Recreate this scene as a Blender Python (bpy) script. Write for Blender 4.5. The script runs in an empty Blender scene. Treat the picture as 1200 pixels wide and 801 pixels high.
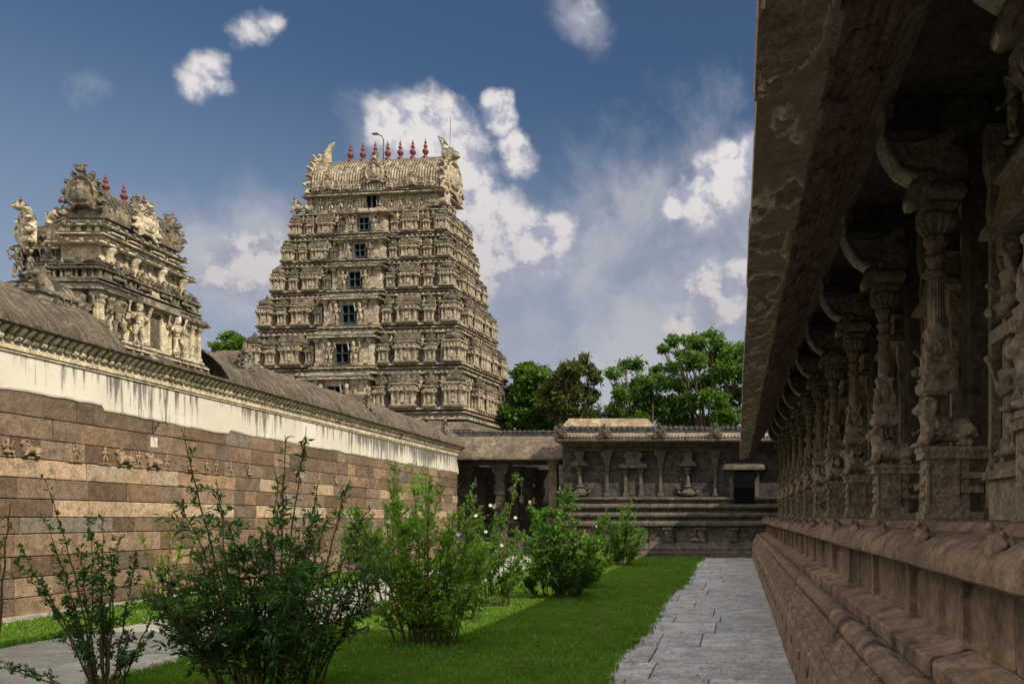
import bpy, bmesh, math, random
import numpy as np
from mathutils import Vector, Matrix, Quaternion
R = math.radians
random.seed(7)
S = bpy.context.scene
# ------------------------------------------------------------------ camera
EYE = 1.7
FPX = 900.0            # focal length in photo pixels (photo is 1200 wide)
cam = bpy.data.cameras.new('camera')
cam.sensor_width = 36.0
cam.lens = 36.0 * FPX / 1200.0
cam.shift_x = -(864 - 600) / 1200.0
cam.shift_y = (604 - 400.5) / 1200.0
cam.clip_start = 0.05
cam.clip_end = 5000
camo = bpy.data.objects.new('camera', cam)
camo.location = (0, 0, EYE)
camo.rotation_euler = (R(90), 0, 0)
S.collection.objects.link(camo)
S.camera = camo
# ------------------------------------------------------------------ exposure
S.view_settings.view_transform = 'Standard'
S.view_settings.look = 'None'
S.view_settings.exposure = 0.18
S.view_settings.gamma = 1.0
S.view_settings.use_curve_mapping = False
S.cycles.max_bounces = 6
S.cycles.diffuse_bounces = 4
S.cycles.transparent_max_bounces = 8
# ------------------------------------------------------------------ sun
SUN_AZ, SUN_EL = 60.0, 42.0
SV = Vector((math.sin(R(SUN_AZ)) * math.cos(R(SUN_EL)), -math.cos(R(SUN_AZ)) * math.cos(R(SUN_EL)), math.sin(R(SUN_EL))))
sl = bpy.data.lights.new('sun', 'SUN')
sl.energy = 4.3
sl.angle = R(0.6)
sl.color = (1.0, 0.86, 0.66)
so = bpy.data.objects.new('sun', sl)
so.rotation_euler = (-SV).to_track_quat('-Z', 'Y').to_euler()
so.location = (20, -20, 40)
S.collection.objects.link(so)
# ------------------------------------------------------------------ world
W = bpy.data.worlds.new('World')
S.world = W
W.use_nodes = True
nt = W.node_tree
for n in list(nt.nodes): nt.nodes.remove(n)
def N(t, typ, **kw):
    n = t.nodes.new(typ)
    for k, v in kw.items():
        if k.startswith('i_'):
            key = k[2:]
            n.inputs[int(key) if key.isdigit() else key].default_value = v
        else: setattr(n, k, v)
    return n
def link(t, a, b): t.links.new(a, b)
def math_n(t, op, a, b=None, c=None, clamp=False):
    n = t.nodes.new('ShaderNodeMath'); n.operation = op; n.use_clamp = clamp
    for i, x in enumerate((a, b, c)):
        if x is None: continue
        if isinstance(x, (int, float)): n.inputs[i].default_value = x
        else: t.links.new(x, n.inputs[i])
    return n.outputs[0]
def mixc(t, fac, a, b, blend='MIX'):
    n = t.nodes.new('ShaderNodeMix'); n.data_type = 'RGBA'; n.blend_type = blend; n.clamp_factor = True
    if isinstance(fac, (int, float)): n.inputs[0].default_value = fac
    else: t.links.new(fac, n.inputs[0])
    for s, x in ((6, a), (7, b)):
        if isinstance(x, (tuple, list)): n.inputs[s].default_value = tuple(x[:3]) + (1,)
        else: t.links.new(x, n.inputs[s])
    return n.outputs[2]
def sstep(t, x, lo, hi):
    n = t.nodes.new('ShaderNodeMapRange'); n.interpolation_type = 'SMOOTHSTEP'
    t.links.new(x, n.inputs[0]); n.inputs[1].default_value = lo; n.inputs[2].default_value = hi
    return n.outputs[0]
def noise(t, vec, scale, detail=4, rough=0.55, dist=0.0, dim='3D'):
    n = t.nodes.new('ShaderNodeTexNoise'); n.noise_dimensions = dim
    n.inputs['Scale'].default_value = scale; n.inputs['Detail'].default_value = detail
    n.inputs['Roughness'].default_value = rough; n.inputs['Distortion'].default_value = dist
    if vec is not None: t.links.new(vec, n.inputs['Vector'])
    return n.outputs['Fac']
tc = N(nt, 'ShaderNodeTexCoord')
D = tc.outputs['Generated']
sky = N(nt, 'ShaderNodeTexSky', sky_type='NISHITA', sun_disc=False)
sky.sun_elevation = R(SUN_EL); sky.sun_rotation = R(180 - SUN_AZ)
sky.air_density = 1.1; sky.dust_density = 1.2; sky.ozone_density = 1.6
SKY_STRENGTH = 0.10
sep = N(nt, 'ShaderNodeSeparateXYZ'); link(nt, D, sep.inputs[0])
up = sep.outputs[2]
# sky tint: a deeper, dustier blue overhead and pale lavender low down
base = mixc(nt, 1.0, sky.outputs[0], (0.44, 0.54, 0.64), 'MULTIPLY')
lav = mixc(nt, math_n(nt, 'MULTIPLY', sstep(nt, up, 0.50, 0.02), .92), base, (3.2, 3.6, 4.3))
def pxdir(px, py):
    return Vector(((px - 864) / FPX, 1.0, (604 - py) / FPX)).normalized()
def warp(src, scale, amp, detail):
    wn = N(nt, 'ShaderNodeTexNoise'); wn.inputs['Scale'].default_value = scale; wn.inputs['Detail'].default_value = detail; wn.inputs['Roughness'].default_value = .55
    link(nt, src, wn.inputs['Vector'])
    wo = nt.nodes.new('ShaderNodeVectorMath'); wo.operation = 'SUBTRACT'; link(nt, wn.outputs['Color'], wo.inputs[0]); wo.inputs[1].default_value = (.5, .5, .5)
    ws = nt.nodes.new('ShaderNodeVectorMath'); ws.operation = 'MULTIPLY_ADD'; link(nt, wo.outputs[0], ws.inputs[0]); ws.inputs[1].default_value = (amp,)*3; link(nt, src, ws.inputs[2])
    return ws.outputs[0]
DW = warp(D, 14, .045, 6)
DS = warp(D, 5, .14, 6)
def blobs(lst, src):
    cur = None
    for (px, py, r) in lst:
        d = pxdir(px, py); k = r / FPX * d.y
        v = nt.nodes.new('ShaderNodeVectorMath'); v.operation = 'DISTANCE'
        link(nt, src, v.inputs[0]); v.inputs[1].default_value = d
        m = math_n(nt, 'MULTIPLY_ADD', v.outputs['Value'], -1.0 / k, 1.0)
        cur = m if cur is None else math_n(nt, 'SMOOTH_MAX', cur, m, .12)
    return math_n(nt, 'MAXIMUM', cur, -1.0)
hard = blobs([(478,150,46),(508,150,50),(530,175,48),(498,185,40),(548,215,46),(552,250,56),(585,278,58),(615,285,52),(648,268,32),(560,300,50),
  (585,132,24),(603,172,22),(612,190,26),
  (285,318,44),(262,328,26),(318,302,30),(872,178,34),(846,212,36),(820,236,34),(790,240,22),(822,338,30),(862,322,22),(845,368,34),(800,388,26)], DW)
tiny = blobs([(246,62,26),(230,84,30),(252,92,22),(212,88,18),(296,16,32),(320,8,26),(708,4,26),(692,14,20),(180,86,12)], DS)
hard = math_n(nt, 'MAXIMUM', math_n(nt, 'ADD', math_n(nt, 'MULTIPLY', hard, 1.5), .08), math_n(nt, 'ADD', tiny, -.20))
soft = blobs([(700,350,150),(800,400,190),(640,410,170),(590,330,130),(310,290,90),(260,320,90),(860,250,120),(760,245,80),(730,225,60),(100,78,30),(480,200,60),(690,20,40),(780,330,150),(720,300,120)], DS)
vb = N(nt, 'ShaderNodeTexVoronoi', feature='SMOOTH_F1'); vb.inputs['Scale'].default_value = 42; vb.inputs['Smoothness'].default_value = .6; link(nt, DW, vb.inputs['Vector'])
nd0 = noise(nt, D, 22, 9, 0.62)
puff = math_n(nt, 'MULTIPLY_ADD', vb.outputs['Distance'], -.5, math_n(nt, 'MULTIPLY_ADD', nd0, 1.3, -.32))
hv = math_n(nt, 'MULTIPLY_ADD', puff, 1.0, hard)
hm = math_n(nt, 'MULTIPLY', sstep(nt, hv, 0.02, 0.85), .93)
nb = noise(nt, DS, 9, 7, 0.62)
sv = math_n(nt, 'ADD', soft, math_n(nt, 'MULTIPLY_ADD', nb, 1.8, -.95))
sm = math_n(nt, 'MULTIPLY', sstep(nt, sv, -0.30, 0.9), 0.8)
# unseen bright cloud deck added beside, above and behind the view to fill shade
outside = math_n(nt, 'MAXIMUM', sstep(nt, sep.outputs[1], 0.56, 0.30), sstep(nt, up, 0.60, 0.78))
fill_deck = sstep(nt, noise(nt, D, 3.0, 6, 0.6), 0.30, 0.46)
fm = math_n(nt, 'MULTIPLY', math_n(nt, 'MULTIPLY', fill_deck, outside), sstep(nt, up, -.02, .08))
dk = mixc(nt, sstep(nt, up, .55, .85), mixc(nt, sstep(nt, sep.outputs[0], .35, -.45), (5.5, 5.4, 5.3), (9.0, 8.2, 7.1)), (17.0, 16.2, 15.4))
# lit from the right: compare the density with the density a little towards the sun
DL = nt.nodes.new('ShaderNodeVectorMath'); DL.operation = 'ADD'; link(nt, D, DL.inputs[0]); DL.inputs[1].default_value = (.012, 0, .016)
lit = math_n(nt, 'SUBTRACT', nd0, noise(nt, DL.outputs[0], 22, 9, 0.62))
sh0 = math_n(nt, 'MULTIPLY_ADD', lit, 3.6, math_n(nt, 'MULTIPLY_ADD', hv, .36, .16))
low = sstep(nt, up, 0.46, 0.20)
bright = mixc(nt, low, (7.4, 7.0, 6.9), (5.2, 4.9, 5.0))
dim = mixc(nt, low, (3.7, 3.8, 4.7), (2.9, 3.0, 3.8))
ccol = mixc(nt, sstep(nt, sh0, .05, .75), dim, bright)
c1 = mixc(nt, sm, lav, mixc(nt, sstep(nt, nb, .35, .65), (3.2, 3.4, 4.1), (4.6, 4.6, 4.9)))
c2 = mixc(nt, fm, mixc(nt, hm, c1, ccol), dk)
bg = N(nt, 'ShaderNodeBackground'); bg.inputs[1].default_value = SKY_STRENGTH
link(nt, c2, bg.inputs[0])
wout = N(nt, 'ShaderNodeOutputWorld'); link(nt, bg.outputs[0], wout.inputs[0])

# ------------------------------------------------------------------ materials
def new_mat(name):
    m = bpy.data.materials.new(name); m.use_nodes = True
    t = m.node_tree
    for n in list(t.nodes): t.nodes.remove(n)
    o = t.nodes.new('ShaderNodeOutputMaterial'); b = t.nodes.new('ShaderNodeBsdfPrincipled')
    t.links.new(b.outputs[0], o.inputs[0])
    return m, t, b
def stone_mat(name, cols, dark=(.05,.045,.04), dirt=0.5, up_dirt=0.6, scale=1.0, bump=0.6, rough=0.9, streak=0.0, attr=False, speck=0.25, carve=0.0, carve_scale=9.0, mott=1.0, fibre=0.0):
    m, t, b = new_mat(name)
    g = N(t, 'ShaderNodeNewGeometry'); P = g.outputs['Position']
    n1 = noise(t, P, 0.7 * scale, 5, .6); n2 = noise(t, P, 5 * scale, 6, .65); n3 = noise(t, P, 38 * scale, 4, .7)
    if attr:
        a = N(t, 'ShaderNodeAttribute', attribute_name='Col'); c = a.outputs['Color']
        c = mixc(t, math_n(t, 'MULTIPLY', sstep(t, n2, .4, .7), .35), c, cols[0])
    else:
        c = mixc(t, sstep(t, n1, .38, .62), cols[0], cols[1])
        if len(cols) > 2: c = mixc(t, sstep(t, n2, .48, .68), c, cols[2])
    sepn = N(t, 'ShaderNodeSeparateXYZ'); link(t, g.outputs['Normal'], sepn.inputs[0])
    n5 = noise(t, P, 2.6 * scale, 6, .7); n6 = noise(t, P, 13 * scale, 5, .7)
    gain = math_n(t, 'MULTIPLY', math_n(t, 'MULTIPLY_ADD', sstep(t, n5, .34, .66), .62*mott, 1 - .31*mott), math_n(t, 'MULTIPLY_ADD', sstep(t, n6, .36, .64), .56*mott, 1 - .28*mott))
    vm = t.nodes.new('ShaderNodeVectorMath'); vm.operation = 'SCALE'; link(t, c, vm.inputs[0]); link(t, gain, vm.inputs['Scale']); c = vm.outputs[0]
    n4 = noise(t, P, 1.9 * scale, 7, .72)
    k = math_n(t, 'ADD', n4, math_n(t, 'MULTIPLY', math_n(t, 'MAXIMUM', sepn.outputs[2], -.35), up_dirt))
    k = math_n(t, 'ADD', k, math_n(t, 'MULTIPLY_ADD', n2, .5, -.25))
    if streak:
        mp = N(t, 'ShaderNodeMapping'); mp.inputs['Scale'].default_value = (7, 7, .35); link(t, P, mp.inputs[0])
        k = math_n(t, 'ADD', k, math_n(t, 'MULTIPLY_ADD', noise(t, mp.outputs[0], 1.0, 5, .7), streak * 2, -streak))
    dm = sstep(t, k, .56, .76)
    c = mixc(t, math_n(t, 'MULTIPLY', dm, dirt), c, dark)
    sp = sstep(t, n3, .35, .7)
    c = mixc(t, math_n(t, 'MULTIPLY', math_n(t, 'SUBTRACT', 1.0, sp), speck), c, (0.02, .018, .016))
    b.inputs['Roughness'].default_value = rough
    b.inputs['Specular IOR Level'].default_value = 0.25
    if fibre:
        mp2 = N(t, 'ShaderNodeMapping'); mp2.inputs['Scale'].default_value = (1.5, 16, 1.5); mp2.inputs['Rotation'].default_value = (.5, 0, 0); link(t, P, mp2.inputs[0])
        fb = noise(t, mp2.outputs[0], 1.0, 6, .7)
        c = mixc(t, math_n(t, 'MULTIPLY', sstep(t, fb, .50, .68), fibre), c, (.27,.235,.18))
    h = math_n(t, 'ADD', math_n(t, 'MULTIPLY', n6, .5), math_n(t, 'ADD', math_n(t, 'MULTIPLY', n2, .6), math_n(t, 'MULTIPLY', n3, .25)))
    if carve:
        v = N(t, 'ShaderNodeTexVoronoi', feature='SMOOTH_F1'); v.inputs['Scale'].default_value = carve_scale; v.inputs['Smoothness'].default_value = .4
        link(t, P, v.inputs['Vector'])
        h = math_n(t, 'ADD', h, math_n(t, 'MULTIPLY', v.outputs['Distance'], carve))
    link(t, c, b.inputs['Base Color'])
    bp = N(t, 'ShaderNodeBump'); bp.inputs['Strength'].default_value = bump; bp.inputs['Distance'].default_value = .07 / scale
    link(t, h, bp.inputs['Height']); link(t, bp.outputs[0], b.inputs['Normal'])
    return m
M = {}
M['gopuram'] = stone_mat('weathered_plaster', [(.52,.46,.35),(.66,.59,.45),(.42,.36,.27)], dark=(.045,.038,.030), dirt=.95, up_dirt=.50, scale=.95, bump=1.0, speck=.4, streak=.16, carve=.5, carve_scale=3.2)
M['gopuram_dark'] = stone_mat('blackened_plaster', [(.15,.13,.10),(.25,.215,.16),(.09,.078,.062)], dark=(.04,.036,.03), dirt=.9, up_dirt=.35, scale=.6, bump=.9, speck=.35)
M['shrine'] = stone_mat('cream_plaster', [(.62,.54,.38),(.72,.65,.48),(.55,.48,.36)], dark=(.05,.044,.037), dirt=.95, up_dirt=.55, scale=1.9, bump=.7, speck=.22, streak=.12)
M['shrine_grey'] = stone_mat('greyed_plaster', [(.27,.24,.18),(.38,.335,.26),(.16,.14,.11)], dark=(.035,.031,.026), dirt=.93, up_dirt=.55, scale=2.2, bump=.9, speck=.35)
M['roof_dark'] = stone_mat('blackened_roof_plaster', [(.085,.072,.055),(.15,.125,.095),(.19,.16,.12)], dark=(.025,.022,.02), dirt=.85, up_dirt=.06, scale=1.5, bump=1.0, speck=.5, fibre=.7)
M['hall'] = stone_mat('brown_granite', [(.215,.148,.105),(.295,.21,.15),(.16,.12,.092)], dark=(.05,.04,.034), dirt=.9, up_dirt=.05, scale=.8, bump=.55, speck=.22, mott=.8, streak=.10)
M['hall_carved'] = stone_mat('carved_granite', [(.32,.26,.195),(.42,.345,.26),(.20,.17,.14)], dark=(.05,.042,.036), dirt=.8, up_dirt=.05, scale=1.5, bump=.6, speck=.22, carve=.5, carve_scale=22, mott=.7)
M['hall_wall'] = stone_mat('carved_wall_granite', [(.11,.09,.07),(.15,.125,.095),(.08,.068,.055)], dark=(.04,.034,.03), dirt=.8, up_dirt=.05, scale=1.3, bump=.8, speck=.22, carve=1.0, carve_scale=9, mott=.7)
M['eave'] = stone_mat('stained_eave_stone', [(.36,.29,.20),(.44,.36,.26),(.26,.21,.15)], dark=(.08,.062,.045), dirt=.8, up_dirt=0, scale=2.2, bump=.6, speck=.3)
M['soffit'] = stone_mat('veined_soffit_stone', [(.46,.38,.28)], dark=(.10,.08,.06), dirt=.25, up_dirt=0, scale=2.6, bump=.4, speck=.15, attr=True, mott=.5)
M['rim_lit'] = stone_mat('rim_lit_granite', [(.70,.57,.38),(.76,.64,.45),(.55,.45,.32)], dark=(.12,.09,.07), dirt=.5, up_dirt=0, scale=2, bump=.5, speck=.2)  # pale colour paints bounce-lit rims onto the bracket curls
M['rib'] = stone_mat('dark_rib_stone', [(.22,.155,.12),(.28,.20,.155)], dark=(.02,.017,.015), dirt=.6, up_dirt=0, scale=2, bump=.8)
M['far'] = stone_mat('dark_granite', [(.115,.10,.082),(.17,.145,.115),(.08,.075,.07)], dark=(.035,.033,.033), dirt=.8, up_dirt=0.0, scale=1.3, bump=1.0, speck=.35, streak=.12)
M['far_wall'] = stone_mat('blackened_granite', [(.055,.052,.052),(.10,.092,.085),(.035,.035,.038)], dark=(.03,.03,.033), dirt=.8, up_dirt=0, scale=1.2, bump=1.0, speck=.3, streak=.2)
M['far_light'] = stone_mat('pale_granite', [(.19,.155,.115),(.25,.205,.15),(.14,.12,.095)], dark=(.06,.052,.045), dirt=.75, up_dirt=.03, scale=1.4, bump=.8, speck=.3)
M['chajja'] = stone_mat('smooth_eave_granite', [(.125,.10,.075),(.18,.145,.105),(.09,.078,.065)], dark=(.07,.06,.05), dirt=.7, up_dirt=-.1, scale=1.0, bump=.5, speck=.2)
M['brick_roof'] = stone_mat('lime_roof', [(.30,.22,.14),(.36,.28,.19),(.25,.19,.14)], dark=(.08,.065,.05), dirt=.7, up_dirt=.05, scale=1.4, bump=.6)
M['wall_blocks'] = stone_mat('wall_granite', [(.20,.15,.105)], dark=(.06,.05,.042), dirt=.6, up_dirt=0.0, scale=2.2, bump=1.0, attr=True, speck=.25, streak=.05, mott=.8)
M['relief'] = stone_mat('relief_granite', [(.36,.26,.17),(.29,.21,.14)], dirt=.4, up_dirt=0, scale=3, bump=.8)
M['kerb'] = stone_mat('pale_kerb_stone', [(.45,.42,.38),(.38,.35,.31)], dirt=.4, up_dirt=0, scale=2, bump=.4)
M['path'] = stone_mat('grey_flagstone', [(.38,.37,.36)], dark=(.10,.10,.105), dirt=.5, up_dirt=-.12, scale=1.2, bump=.35, rough=.8, attr=True, speck=.18, mott=.8)
M['path_left'] = stone_mat('buff_flagstone', [(.34,.31,.27)], dark=(.18,.165,.14), dirt=.4, up_dirt=-.15, scale=1.5, bump=.35, rough=.85, attr=True, speck=.15, mott=.5)
M['soil'] = stone_mat('dry_earth', [(.09,.07,.045),(.13,.10,.07)], dirt=.3, up_dirt=0, scale=1, bump=.8)
M['sod'] = stone_mat('mossy_soil', [(.018,.045,.010),(.03,.06,.015)], dark=(.02,.03,.01), dirt=.3, up_dirt=0, scale=1, bump=.8)
def plain(name, col, rough=.6, metal=0, spec=.4):
    m, t, b = new_mat(name)
    g = N(t, 'ShaderNodeNewGeometry')
    f = noise(t, g.outputs['Position'], 14, 4)
    c = mixc(t, f, tuple(x * .75 for x in col), tuple(min(1, x * 1.2) for x in col))
    link(t, c, b.inputs['Base Color']); b.inputs['Roughness'].default_value = rough; b.inputs['Metallic'].default_value = metal; b.inputs['Specular IOR Level'].default_value = spec
    return m
M['finial'] = plain('red_painted_metal', (.15,.030,.022), .6)
M['finial_tip'] = plain('pale_finial_tip', (.5,.4,.3), .5)
M['winframe'] = plain('blue_painted_timber', (.05,.075,.095), .6)
M['void'] = plain('unlit_interior', (.008,.008,.009), 1.0, 0, 0.0)
M['metal'] = plain('grey_metal', (.12,.12,.12), .5, .6)
M['pipe'] = plain('pale_pipe', (.5,.5,.48), .5)
M['bark'] = plain('bark', (.11,.085,.06), .9)
M['twig'] = plain('twig_bark', (.12,.075,.045), .85)
M['petal_w'] = plain('white_petal', (.75,.72,.72), .6)
M['petal_p'] = plain('pink_petal', (.62,.25,.38), .6)
# streaked lime plaster of the wall band
def plaster_band():
    m, t, b = new_mat('streaked_lime_plaster')
    g = N(t, 'ShaderNodeNewGeometry'); P = g.outputs['Position']
    n1 = noise(t, P, .5, 4); n2 = noise(t, P, 6, 6, .7)
    c = mixc(t, sstep(t, n1, .4, .6), (.70,.68,.60), (.60,.58,.50))
    c = mixc(t, math_n(t, 'MULTIPLY', sstep(t, n2, .5, .72), .25), c, (.42,.38,.31))
    mp = N(t, 'ShaderNodeMapping'); mp.inputs['Scale'].default_value = (9, 9, .55); link(t, P, mp.inputs[0])
    s = noise(t, mp.outputs[0], 1.0, 6, .75)
    zone = noise(t, P, .33, 2, .5)
    sp = N(t, 'ShaderNodeSeparateXYZ'); link(t, P, sp.inputs[0])
    top = math_n(t, 'MULTIPLY', sstep(t, sp.outputs[2], 3.6, 4.35), .13)
    k = math_n(t, 'ADD', math_n(t, 'ADD', s, top), math_n(t, 'MULTIPLY_ADD', zone, .9, -.43))
    c = mixc(t, math_n(t, 'MULTIPLY', sstep(t, k, .55, .68), .85), c, (.06,.055,.05))
    link(t, c, b.inputs['Base Color']); b.inputs['Roughness'].default_value = .9
    bp = N(t, 'ShaderNodeBump'); bp.inputs['Strength'].default_value = .4; bp.inputs['Distance'].default_value = .02
    link(t, n2, bp.inputs['Height']); link(t, bp.outputs[0], b.inputs['Normal'])
    return m
M['plaster'] = plaster_band()
def leaf_mat(name, a, b_, c_=None, transl=.35, dry=None):
    m, t, b = new_mat(name)
    g = N(t, 'ShaderNodeNewGeometry')
    col = mixc(t, g.outputs['Random Per Island'], a, b_)
    if c_: col = mixc(t, sstep(t, math_n(t, 'FRACT', math_n(t, 'MULTIPLY', g.outputs['Random Per Island'], 17.3)), .86, .95), col, c_)
    col = mixc(t, math_n(t, 'MULTIPLY', sstep(t, noise(t, g.outputs['Position'], 1.6, 4), .38, .62), .7), col, a)
    if dry: col = mixc(t, math_n(t, 'MULTIPLY', sstep(t, noise(t, g.outputs['Position'], .8, 6, .7), .54, .70), .75), col, dry)
    link(t, col, b.inputs['Base Color']); b.inputs['Roughness'].default_value = .5; b.inputs['Specular IOR Level'].default_value = .35
    tr = t.nodes.new('ShaderNodeBsdfTranslucent'); link(t, mixc(t, 1.0, col, (1.3, 1.5, .6), 'MULTIPLY'), tr.inputs[0])
    mx = t.nodes.new('ShaderNodeMixShader'); mx.inputs[0].default_value = transl
    o = [n for n in t.nodes if n.type == 'OUTPUT_MATERIAL'][0]
    link(t, b.outputs[0], mx.inputs[1]); link(t, tr.outputs[0], mx.inputs[2]); link(t, mx.outputs[0], o.inputs[0])
    return m
M['leaf_dark'] = leaf_mat('dark_leaf', (.035,.10,.02), (.07,.17,.035))
M['leaf_mid'] = leaf_mat('mid_leaf', (.06,.16,.022), (.12,.25,.035), (.20,.26,.06), .4)
M['leaf_bright'] = leaf_mat('bright_leaf', (.14,.28,.03), (.25,.40,.05), (.38,.42,.11), .45)
M['leaf_tree'] = leaf_mat('tree_leaf', (.05,.12,.02), (.12,.22,.035), (.16,.25,.05), .4)
M['leaf_tree_dark'] = leaf_mat('dark_tree_leaf', (.02,.055,.014), (.045,.09,.02), None, .3)
M['leaf_rust'] = leaf_mat('rusty_tree_leaf', (.05,.085,.02), (.10,.11,.03), (.20,.075,.03), .3)
M['grass'] = leaf_mat('grass_blade', (.085,.20,.022), (.18,.32,.035), (.30,.32,.09), .4, (.24,.24,.07))

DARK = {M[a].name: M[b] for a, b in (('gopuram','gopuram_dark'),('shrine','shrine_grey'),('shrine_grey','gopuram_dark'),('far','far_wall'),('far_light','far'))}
# ------------------------------------------------------------------ mesh helpers
col = S.collection
def vnoise(p, seed=0):
    """cheap value noise for arrays of points, 0..1"""
    p = np.asarray(p, float); i = np.floor(p).astype(np.int64); f = p - i; f = f * f * (3 - 2 * f)
    def h(ix, iy, iz):
        n = (ix * 374761393 + iy * 668265263 + iz * 2147483647 + seed * 974711) & 0xffffffff
        n = ((n ^ (n >> 13)) * 1274126177) & 0xffffffff
        return ((n ^ (n >> 16)) & 0xffff) / 65535.0
    x, y, z = i[..., 0], i[..., 1], i[..., 2]; r = 0
    for a in (0, 1):
        for b in (0, 1):
            for c in (0, 1):
                w = (f[..., 0] if a else 1 - f[..., 0]) * (f[..., 1] if b else 1 - f[..., 1]) * (f[..., 2] if c else 1 - f[..., 2])
                r = r + w * h(x + a, y + b, z + c)
    return r
def fbm(p, seed=0, o=3):
    p = np.asarray(p, float); r = 0; a = .5; s = 0
    for k in range(o):
        r = r + a * vnoise(p * 2 ** k, seed + k); s += a; a *= .5
    return r / s
class MB:
    def __init__(s): s.v = []; s.f = []; s.mi = []; s.cur = 0
    def add(s, vs, fs, m=None):
        o = len(s.v)
        if m is not None: vs = [tuple(m @ Vector(v)) for v in vs]
        s.v.extend([tuple(v) for v in vs]); s.f.extend([tuple(i + o for i in f) for f in fs]); s.mi.extend([s.cur]*len(fs))
        return s
    def box(s, x0, x1, y0, y1, z0, z1, m=None, tx=0, ty=0):
        v = [(x0,y0,z0),(x1,y0,z0),(x1,y1,z0),(x0,y1,z0),(x0+tx,y0+ty,z1),(x1-tx,y0+ty,z1),(x1-tx,y1-ty,z1),(x0+tx,y1-ty,z1)]
        return s.add(v, [(3,2,1,0),(4,5,6,7),(0,1,5,4),(1,2,6,5),(2,3,7,6),(3,0,4,7)], m)
    def loft(s, rings, m=None, cap=True, closed=True):
        n = len(rings[0]); vs = [p for r in rings for p in r]; fs = []
        for k in range(len(rings) - 1):
            for i in range(n if closed else n - 1):
                j = (i + 1) % n
                fs.append((k*n+i, k*n+j, (k+1)*n+j, (k+1)*n+i))
        if cap: fs.append(tuple(range(n))[::-1]); fs.append(tuple((len(rings)-1)*n + i for i in range(n)))
        return s.add(vs, fs, m)
    def rects(s, cx, cy, lev, m=None):
        """stack of rectangles: (half x, half y, z)"""
        return s.loft([[(cx-a,cy-b,z),(cx+a,cy-b,z),(cx+a,cy+b,z),(cx-a,cy+b,z)] for a, b, z in lev], m)
    def lathe(s, cx, cy, prof, seg=12, m=None, sq=0.0):
        rings = []
        for r, z in prof:
            rg = []
            for i in range(seg):
                a = 2*math.pi*(i+.5)/seg
                rg.append((cx + r*math.cos(a), cy + r*math.sin(a), z))
            rings.append(rg)
        return s.loft(rings, m)
    def tube(s, pts, rad, seg=6, m=None):
        rings = []; pts = [Vector(p) for p in pts]
        for i, p in enumerate(pts):
            d = (pts[min(i+1, len(pts)-1)] - pts[max(i-1, 0)])
            if d.length < 1e-6: d = Vector((0,0,1))
            q = d.normalized().to_track_quat('Z', 'Y'); r = rad[i] if hasattr(rad, '__len__') else rad
            rings.append([tuple(p + q @ Vector((r*math.cos(2*math.pi*k/seg), r*math.sin(2*math.pi*k/seg), 0))) for k in range(seg)])
        return s.loft(rings, m)
    def ball(s, c, r, seg=8, rings=6, m=None):
        if not hasattr(r, '__len__'): r = (r, r, r)
        rr = []
        for k in range(rings + 1):
            t = math.pi * k / rings; q = max(math.sin(t), .02)
            rr.append([(c[0] + r[0]*q*math.cos(2*math.pi*i/seg), c[1] + r[1]*q*math.sin(2*math.pi*i/seg), c[2] - r[2]*math.cos(t)) for i in range(seg)])
        return s.loft(rr, m)
    def prism(s, poly, axis, a0, a1, m=None):
        """poly of 2D points extruded along axis ('x': (y,z), 'y': (x,z))"""
        f = (lambda p, a: (a, p[0], p[1])) if axis == 'x' else (lambda p, a: (p[0], a, p[1]))
        return s.loft([[f(p, a0) for p in poly], [f(p, a1) for p in poly]], m)
    def join(s, o, m=None): return s.add(o.v, o.f, m)
    def mesh(s, name):
        me = bpy.data.meshes.new(name); me.from_pydata(s.v, [], s.f)
        if any(s.mi): me.polygons.foreach_set('material_index', s.mi)
        me.validate(); return me
    def build(s, name, mat, parent=None, smooth=False, fixn=True, bevel=0, loc=None):
        me = s.mesh(name)
        if fixn:
            bm = bmesh.new(); bm.from_mesh(me); bmesh.ops.recalc_face_normals(bm, faces=bm.faces)
            if bevel:
                es = [e for e in bm.edges if len(e.link_faces) == 2 and e.calc_face_angle(0) > .6]
                bmesh.ops.bevel(bm, geom=es, offset=bevel, segments=1, affect='EDGES', clamp_overlap=True)
            bm.to_mesh(me); bm.free()
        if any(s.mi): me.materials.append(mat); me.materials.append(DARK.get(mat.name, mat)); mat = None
        return link_mesh(name, me, mat, parent, smooth, loc)
def link_mesh(name, me, mat, parent=None, smooth=False, loc=None, rot=None):
    if mat is not None and not me.materials: me.materials.append(mat)
    if smooth: me.polygons.foreach_set('use_smooth', [True] * len(me.polygons))
    o = bpy.data.objects.new(name, me); col.objects.link(o)
    if parent is not None: o.parent = parent
    if loc is not None: o.location = loc
    if rot is not None: o.rotation_euler = rot
    return o
def empty(name, loc=(0,0,0), rz=0):
    o = bpy.data.objects.new(name, None); col.objects.link(o); o.location = loc; o.rotation_euler = (0,0,rz); o.empty_display_size = .3; return o
def tag(o, label=None, cat=None, group=None, kind=None):
    if label: o['label'] = label
    if cat: o['category'] = cat
    if group: o['group'] = group
    if kind: o['kind'] = kind
    return o
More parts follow.
